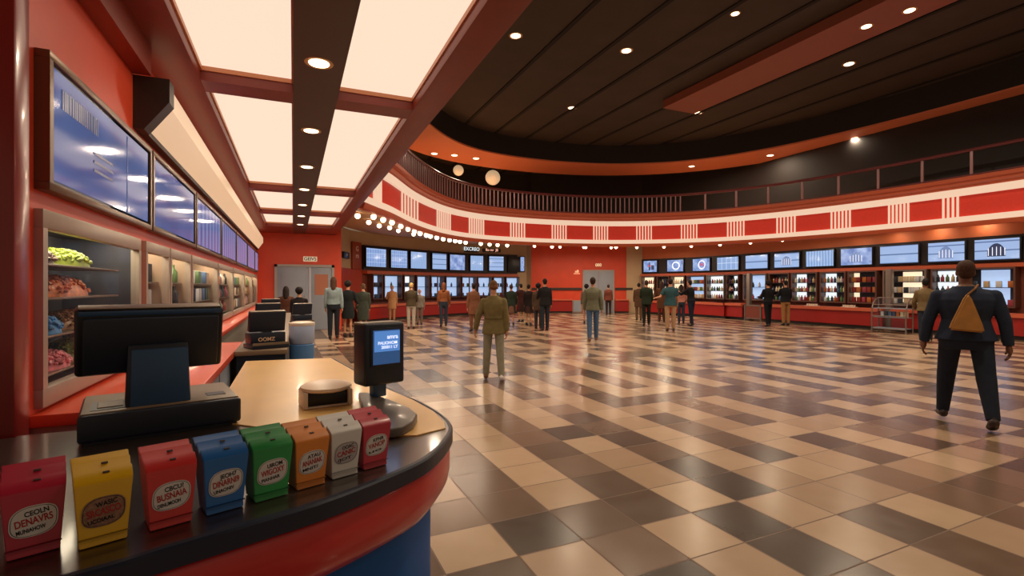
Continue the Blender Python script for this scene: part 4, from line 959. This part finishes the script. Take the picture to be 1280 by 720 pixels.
# ================================================================== people
def cloth(c, v=.12): return mat('cloth_%02x%02x%02x' % tuple(c), c, .85, spec=.2, var=v, scale=14, bump=.12)
def person(label, px, fy, hy, top, leg, hair=(40, 28, 22), hairstyle='short', skin=None, turn=0, stride=.0, knees=(.05, .05), arms=((.12, .05, .15), (.12, .05, .15)),
           outfit='jacket', shoes=((30, 24, 22), (30, 24, 22)), big=False, D=None, H=None, wide=1.0, lean=0, skirt=None, hemz=.84, legcol=None, spread=.0, belt=False):
    if D is None: D = EYE*F/(fy-HZ)
    base = PX(px, D, 0)
    if H is None: H = EYE+(HZ-hy)/F*D
    s_ = H/1.79; vx = .009 if big else .017
    e = empty('person', base, -TH-.8*math.atan((px-640)/F)+turn, label, 'person'); e.scale = (s_, s_, s_)
    sk = skin or M_skin
    # skeleton
    hips, knee, ank, fdir = {}, {}, {}, {}
    for i, sx in enumerate((-1, 1)):
        a = stride if sx == 1 else -stride; k = knees[i]; ou = spread*sx
        hips[sx] = Vector((sx*.095*wide, 0, .93)); knee[sx] = hips[sx]+Vector((ou*.44, .44*math.sin(a), -.44*math.cos(a)))
        ank[sx] = knee[sx]+Vector((ou*.43, .43*math.sin(a-k), -.43*math.cos(a-k))); fdir[sx] = (a-k)
    # rest the lower foot on the floor
    lows = []
    for sx in (-1, 1):
        pitch = min(0, fdir[sx])*1.0
        toe = ank[sx]+Vector((.02*sx, .16*math.cos(pitch), .16*math.sin(pitch)-.055)); heel = ank[sx]+Vector((0, -.055*math.cos(pitch), -.055*math.sin(pitch)-.05)); lows.append(min(toe.z, heel.z)-.032)
    dz = -min(lows); UP = Vector((0, 0, dz))
    for d_ in (hips, knee, ank):
        for sx in (-1, 1): d_[sx] = d_[sx]+UP
    ly = math.sin(lean)
    def tz(z, x=0, y=0): return Vector((x, y+ly*max(0, z-.93), z+dz))
    sh, el, wr = {}, {}, {}
    for i, sx in enumerate((-1, 1)):
        ab, sw, eb = arms[i]; sh[sx] = tz(1.385, sx*.18*wide)
        el[sx] = sh[sx]+.29*Vector((sx*math.sin(ab), math.sin(sw)*math.cos(ab), -math.cos(sw)*math.cos(ab)))
        inw = -sx*.35*min(1, eb); v = Vector((sx*math.sin(ab)*.6+inw, math.sin(sw+eb)*math.cos(ab), -math.cos(sw+eb)*math.cos(ab))).normalized()
        wr[sx] = el[sx]+.25*v
        if i == 0: fl = v
        else: fr_ = v
    fv = {-1: fl, 1: fr_}
    # body
    b = MB(); T = [(.84, .145, .10), (.93, .172, .118), (1.02, .158, .105), (1.12, .14, .098), (1.25, .158, .112), (1.34, .172, .113), (1.41, .15, .092), (1.46, .09, .068), (1.50, .055, .055)]
    def tor(T, inf, mbx): mbx.rings([(z+dz, rx*wide+inf, ry*wide+inf, 0, ly*max(0, z-.93)-(.01 if z > 1.2 else 0)) for z, rx, ry in T])
    tor(T, 0, b)
    nk = tz(1.46, 0, -.005); hc = tz(1.665, 0, .01); jc = tz(1.605, 0, .03)
    b.limb(nk, tz(1.60), .058, .054); b.ball(hc, (.074, .094, .1)); b.ball(jc, (.056, .07, .078)); b.ball(jc+Vector((0, .055, -.035)), (.03, .025, .025))
    b.ball(hc+Vector((0, .092, -.035)), (.014, .02, .024)); b.ball(hc+Vector((0, .085, -.078)), (.026, .014, .01)); b.ball(hc+Vector((0, .078, .012)), (.05, .02, .012))
    for sx in (-1, 1):
        b.ball(hc+Vector((sx*.074, -.005, -.03)), (.012, .022, .034))
        b.limb(sh[sx], el[sx], .052, .042); b.limb(el[sx], wr[sx], .042, .027)
        b.limb(hips[sx], knee[sx], .075, .044); b.limb(knee[sx], ank[sx], .044, .031)
        c = knee[sx].lerp(ank[sx], .3)+Vector((0, -.015, 0)); b.ball(c, (.041, .041, .09))
        pm = wr[sx]+fv[sx]*.055; b.limb(wr[sx], pm, .026, .03); 
        p = min(0, fdir[sx]); b.limb(ank[sx]+Vector((0, 0, -.02)), ank[sx]+Vector((.01*sx, .13*math.cos(p), .13*math.sin(p)-.05)), .036, .026)
    x = MB()
    for sx in (-1, 1):
        f_ = fv[sx]; side = Vector((0, 1, 0)); side = (side-f_*side.dot(f_)).normalized(); nrm = f_.cross(side).normalized()*(1 if sx > 0 else -1)
        inward = Vector((-sx, 0, 0)); cu = (inward-f_*inward.dot(f_)).normalized()
        pe = wr[sx]+f_*.085
        x.box((0, 0, 0), (.024, .078, .095), bevel=.009, M=Matrix.Translation(wr[sx]+f_*.05) @ Matrix((cu, side, f_)).transposed().to_4x4())
        for j, (o_, L_) in enumerate(((.030, .07), (.010, .078), (-.010, .073), (-.029, .058))):
            r = .0088 if j < 3 else .0078; p0 = pe+side*o_; p1 = p0+f_*L_*.45+cu*.008; p2 = p1+f_*L_*.28*.9+cu*.014; p3 = p2+f_*L_*.2+cu*.018
            x.limb(p0, p1, r, r*.95, n=8); x.limb(p1, p2, r*.95, r*.88, n=8); x.limb(p2, p3, r*.88, r*.78, n=8)
        t0 = wr[sx]+f_*.035+side*.034; t1 = t0+f_*.03+side*.022+cu*.01; t2 = t1+f_*.028+side*.004+cu*.012; x.limb(t0, t1, .012, .0105, n=8); x.limb(t1, t2, .0105, .009, n=8)
    remesh(b, 'body', sk, e, vx*.9, 2, extra=x)
    for sx in (-1, 1):
        q = MB(); q.ball(hc+Vector((sx*.03, .083, -.012)), .0125, 10, 8); q.build('eye', mat('eye_dark', (50, 36, 30), .2), e)
    # hair
    h = MB()
    if hairstyle == 'bald':
        h.ball(hc+Vector((0, -.028, -.022)), (.081, .078, .058)); hr = (188, 132, 96)
        h.ball(hc+Vector((0, -.02, .03)), (.071, .076, .078))
    else:
        h.ball(hc+Vector((0, -.022, .018)), (.083, .088, .098)); h.ball(hc+Vector((0, -.045, -.03)), (.072, .058, .07))
        if hairstyle == 'long':
            h.limb(hc+Vector((0, -.05, -.02)), tz(1.43, 0, -.095), .085, .065); h.limb(hc+Vector((-.045, -.02, 0)), tz(1.48, -.06, -.04), .05, .035); h.limb(hc+Vector((.045, -.02, 0)), tz(1.48, .06, -.04), .05, .035)
        if hairstyle == 'afro': h.ball(hc+Vector((0, -.03, .03)), (.115, .115, .115))
        if hairstyle == 'bun': h.ball(hc+Vector((0, -.07, .09)), .05)
    remesh(h, 'hair', mat('hair_%02x%02x%02x' % tuple(hair), hair, .7, spec=.3, var=.35, scale=60, bump=.4), e, vx*.9, 2)
    # trousers or skirt
    t = MB()
    lc = cloth(leg)
    if skirt is None:
        t.rings([(z+dz, rx*wide+.014, ry*wide+.014, 0, 0) for z, rx, ry in [(.80, .15, .105), (.88, .17, .12), (.97, .17, .115), (1.03, .158, .108)]])
        for sx in (-1, 1):
            t.limb(hips[sx]+Vector((0, 0, -.02)), knee[sx], .092*wide**.5, .074*wide**.5); d_ = (ank[sx]-knee[sx]).normalized(); t.limb(knee[sx], ank[sx]+d_*.02, .076*wide**.5, .058, e1=False)
        remesh(t, 'trousers', lc, e, vx, 2)
    else:
        t.rings([(skirt+dz, .2, .16, 0, 0), (.75+dz, .195, .15, 0, 0), (.9+dz, .19, .14, 0, 0), (1.03+dz, .16, .11, 0, 0)]); remesh(t, 'skirt', lc, e, vx, 2)
    # top
    c = MB(); inf = .024 if outfit in ('jacket', 'coat') else .019
    tt = [(z, rx, ry) for z, rx, ry in T if z > max(hemz, .84)+.03]
    tor([(hemz, .19 if hemz < .95 else .16, .13)]+tt[:-2]+[(1.455, .095, .075), (1.49, .062, .06)], inf, c)
    ri = .008 if outfit == 'tee' else .014
    for sx in (-1, 1):
        if outfit == 'tee': c.limb(sh[sx], sh[sx].lerp(el[sx], .75), .07, .062, e1=False)
        else:
            c.limb(sh[sx], el[sx], .06+ri*.5, .046+ri); c.limb(el[sx], wr[sx], .046+ri, .033+ri, e1=False)
        c.limb(tz(1.425, sx*.06), sh[sx]+Vector((0, 0, -.004)), .052, .056+ri*.5)
    remesh(c, {'jacket': 'jacket', 'coat': 'coat', 'tee': 'shirt', 'sweater': 'sweater', 'blouse': 'blouse'}.get(outfit, 'jacket'), cloth(top), e, vx, 2)
    if belt:
        q = MB(); q.rings([(z+dz, .168, .127, 0, -.01) for z in (1.06, 1.085)], 32); q.build('belt', cloth([max(0, v-22) for v in top]), e)
    # shoes
    for i, sx in enumerate((-1, 1)):
        p = min(0, fdir[sx]); R_ = Matrix.Translation(ank[sx]) @ Matrix.Rotation(p, 4, 'X')
        q = MB(); q.ball((0, -.015, -.045), (.046, .062, .05)); q.ball((.006*sx, .09, -.06), (.05, .10, .036)); q.ball((.0, .03, -.05), (.045, .08, .044)); q.ball((0, -.01, -.0), (.045, .05, .04))
        bmesh.ops.transform(q.bm, matrix=R_, verts=q.bm.verts[:]); 
        bmesh.ops.bisect_plane(q.bm, geom=q.bm.verts[:]+q.bm.edges[:]+q.bm.faces[:], plane_co=R_ @ Vector((0, 0, -.087)), plane_no=R_.to_3x3() @ Vector((0, 0, -1)), clear_outer=True)
        es = [e_ for e_ in q.bm.edges if e_.is_boundary]; bmesh.ops.holes_fill(q.bm, edges=es)
        q.build('shoe', mat('shoe_%02x%02x%02x' % tuple(shoes[i]), shoes[i], .45), e, smooth=60)
    return e, dz, hc, wr, fv
W_ = .0
dark = (36, 38, 44)
# two large walkers
person('person in olive jacket and grey trousers walking away across the tiles, balding head', 617, 475.5, 352, (126, 112, 74), (150, 146, 126), (120, 78, 50), 'bald', stride=-.13, knees=(.05, .08), arms=((.36, .1, .1), (.14, -.05, .1)),
       outfit='jacket', shoes=((120, 84, 56), (226, 220, 214)), big=True, turn=.0, spread=.05, hemz=.80, belt=True)
pe, dz, hc, wr, fv = person('heavy person in dark suit walking away at the right, tan bag on the back', 1207, 531, 328, (44, 52, 70), (40, 46, 60), (70, 42, 30), 'short', skin=M_skin2, stride=-.28, knees=(.1, .14), arms=((.28, .05, .1), (.26, -.1, .12)),
       outfit='jacket', shoes=((46, 32, 26), (52, 34, 28)), big=True, wide=1.3, turn=.0, spread=.05, hemz=.90)
e = empty('shoulder_bag', (0, 0, 0), 0, 'mustard tan triangular bag hanging on the back of the person in the dark suit', 'bag')
e.matrix_world = Matrix.Translation(pe.location) @ Matrix.Rotation(pe.rotation_euler.z, 4, 'Z') @ Matrix.Scale(pe.scale[0], 4)
q = MB(); A = [(-.13, .0, 0), (.15, .0, -.02), (.145, .0, .04), (.05, .0, .36), (.025, .0, .39), (0, 0, .36), (-.12, 0, .05)]
fr_ = [q.bm.verts.new((x-.04, -.24-.04*(1-z/.4), z+1.02+dz)) for x, _, z in A]; bk_ = [q.bm.verts.new((x*.96-.04, -.165, z+1.02+dz)) for x, _, z in A]; n = len(A)
q.bm.faces.new(fr_); q.bm.faces.new(list(reversed(bk_)))
for k in range(n): q.bm.faces.new((fr_[k], bk_[k], bk_[(k+1) % n], fr_[(k+1) % n]))
bmesh.ops.recalc_face_normals(q.bm, faces=q.bm.faces[:]); bmesh.ops.bevel(q.bm, geom=q.bm.edges[:], offset=.018, segments=3, affect='EDGES'); q.build('pouch', mat('mustard_cloth', (176, 122, 58), .8, var=.12, scale=12, bump=.2), e, smooth=60)
q = MB(); q.limb((-.02, -.19, 1.39+dz), (.05, -.15, 1.46+dz), .01, .01, n=8); q.limb((.05, -.15, 1.46+dz), (.1, .0, 1.505+dz), .01, .01, n=8); q.build('strap', mat('mustard_strap', (140, 92, 44), .8), e)
# middle distance
person('person in grey green sweater and blue jeans walking away in the middle of the hall', 741, 427, 348, (116, 116, 96), (78, 104, 140), (54, 34, 26), 'short', stride=.12, knees=(.1, .0), arms=((.16, .05, .2), (.2, -.05, .15)), outfit='sweater', big=True, shoes=((120, 84, 66), (120, 84, 66)), hemz=.84)
person('person in olive jacket and dark jeans facing the curved glass rack at the right', 1157, 429, 349, (112, 94, 66), (38, 46, 60), (22, 16, 14), 'short', skin=M_skin2, stride=.05, arms=((.2, .3, .6), (.2, .3, .6)), outfit='jacket', shoes=((120, 90, 70), (120, 90, 70)), hemz=.86)
person('person in black jacket and dark trousers left of the far grey door', 681, 413.5, 349, (36, 34, 36), (44, 50, 60), (28, 22, 20), 'short', stride=.05, arms=((.16, .4, 1.6), (.12, .0, .1)), outfit='jacket', turn=.3)
person('person in brown coat close beside the person in the black jacket', 673, 411, 355, (84, 66, 52), (54, 56, 60), (22, 18, 18), 'afro', arms=((.12, .0, .1), (.12, .3, .9)), outfit='coat', hemz=.7, turn=-.3)
person('person with long brown hair, light blue sweater and dark trousers by the red wall corner', 417, 423, 347, (138, 156, 160), (34, 40, 48), (74, 44, 28), 'long', arms=((.14, .1, .15), (.14, .0, .1)), outfit='sweater', hemz=.96, stride=.03)
person('person in long black coat with bare legs next to the light blue sweater', 435, 421, 352, (34, 38, 40), (34, 38, 40), (30, 24, 22), 'afro', outfit='coat', skirt=.56, hemz=.62, arms=((.2, .1, .2), (.2, .4, .8)), turn=-.3)
person('person in long grey green coat standing beside the black coat', 454, 417, 355, (62, 68, 60), (62, 68, 60), (96, 72, 50), 'short', outfit='coat', skirt=.45, hemz=.5, arms=((.14, .1, .2), (.1, .1, .2)))
person('person in sandy tan coat at the left shop counter', 490, 402, 357, (190, 142, 100), (180, 134, 98), (190, 140, 96), 'short', outfit='coat', arms=((.3, .3, 1.0), (.12, .1, .2)), hemz=.6)
person('person in dark patterned top and pale trousers by the left shop counter', 514, 411, 354, (74, 62, 46), (170, 162, 150), (196, 160, 100), 'short', outfit='jacket', arms=((.12, .4, 1.2), (.12, .3, .9)), hemz=.86)
person('small person in grey top right of the pale trousers by the left counter', 524.5, 406, 362, (120, 110, 100), (110, 96, 88), (180, 130, 96), 'short', outfit='sweater')
person('person with reddish hair, brown top and dark jeans at the left shop counter', 554.5, 408, 354, (142, 86, 54), (48, 56, 70), (120, 64, 34), 'long', outfit='sweater', stride=.1, hemz=.98, arms=((.12, .1, .3), (.2, .2, .3)))
person('person in brown coat partly hidden behind the olive jacket', 592, 414, 355, (128, 84, 62), (120, 80, 62), (30, 22, 20), 'short', outfit='coat', hemz=.6, turn=.4)
person('person in dark green coat in the group right of the olive jacket', 639, 406.5, 356, (46, 54, 46), (120, 84, 70), (70, 44, 34), 'short', outfit='coat', hemz=.5, skirt=.5, arms=((.15, .3, .9), (.15, .2, .3)))
person('person in maroon coat with brown bag in the group right of the olive jacket', 651, 402.5, 355, (64, 34, 32), (52, 34, 30), (40, 26, 22), 'short', outfit='coat', hemz=.5, skirt=.45, arms=((.2, .5, 1.4), (.15, .1, .2)), turn=.5)
person('person in black coat at the right of the group by the red wall', 661, 406.5, 356, (40, 30, 30), (70, 46, 40), (26, 20, 18), 'short', outfit='coat', hemz=.55, skirt=.5, turn=-.4)
person('person with dark hair in grey dress half hidden behind the grey green sweater', 733, 404, 356, (112, 98, 84), (170, 150, 136), (34, 24, 22), 'afro', outfit='blouse', skirt=.55)
person('distant person in brown top in front of the far grey door', 760.5, 394, 356, (112, 62, 48), (52, 40, 40), (50, 34, 28), 'short', outfit='blouse')
person('person in dark green suit at the left end of the right shop', 808, 407, 351, (42, 52, 40), (30, 36, 30), (60, 40, 30), 'short', stride=.08, outfit='jacket', arms=((.12, .3, 1.0), (.14, .2, .4)), hemz=.8)
person('blurred person in brown behind the dark green suit', 798.5, 400, 354, (96, 70, 52), (110, 84, 66), (40, 28, 22), 'short', outfit='coat', hemz=.6)
person('person in rust brown coat between the green suit and the teal shirt', 827, 402, 352, (96, 62, 42), (84, 56, 42), (60, 36, 24), 'long', outfit='coat', hemz=.55, arms=((.14, .5, 1.2), (.14, .2, .5)))
person('person in teal t-shirt and beige trousers with one arm bent behind', 838, 414, 349, (52, 84, 92), (172, 138, 106), (34, 24, 20), 'short', stride=.06, outfit='tee', hemz=.84, arms=((.5, -.3, -1.1), (.15, .1, .3)), wide=1.1, shoes=((70, 40, 30), (70, 40, 30)))
person('person in pink and white blouse beside the teal shirt', 851.5, 404, 356, (196, 130, 116), (52, 60, 76), (48, 30, 26), 'long', outfit='blouse', hemz=.95, arms=((.14, .3, .8), (.14, .2, .5)))
person('person in black top and navy jeans leaning towards the pink blouse', 864, 407.5, 351, (26, 26, 32), (30, 38, 56), (20, 16, 16), 'short', outfit='sweater', stride=.1, lean=.1, turn=.9, arms=((.3, .9, 1.0), (.2, .8, 1.0)), hemz=.92)
person('person in black vest and pale sleeves at the grey gate of the right shop', 960, 408, 352, (26, 26, 30), (22, 24, 30), (30, 22, 20), 'afro', outfit='blouse', stride=.08, turn=.6, arms=((.2, .3, 1.3), (.2, .2, .6)), hemz=.92)
person('person in black jacket and tan trousers at the long right counter', 982, 406.5, 351, (26, 28, 32), (160, 116, 72), (24, 18, 16), 'short', outfit='jacket', turn=.4, arms=((.2, .5, 1.2), (.16, .2, .4)), hemz=.9)
person('dark haired person behind the registers, left of two', 357.5, 0, 359.5, (92, 58, 44), (50, 44, 42), (34, 22, 20), 'long', outfit='blouse', D=13.2, H=1.54)
person('dark haired person behind the registers, right of two', 374, 0, 360.5, (40, 34, 34), (44, 40, 42), (26, 20, 18), 'afro', outfit='blouse', D=12.6, H=1.5)

# spare prototypes that were never placed
for src in PB+PK:
    if src not in used: bpy.data.objects.remove(src)
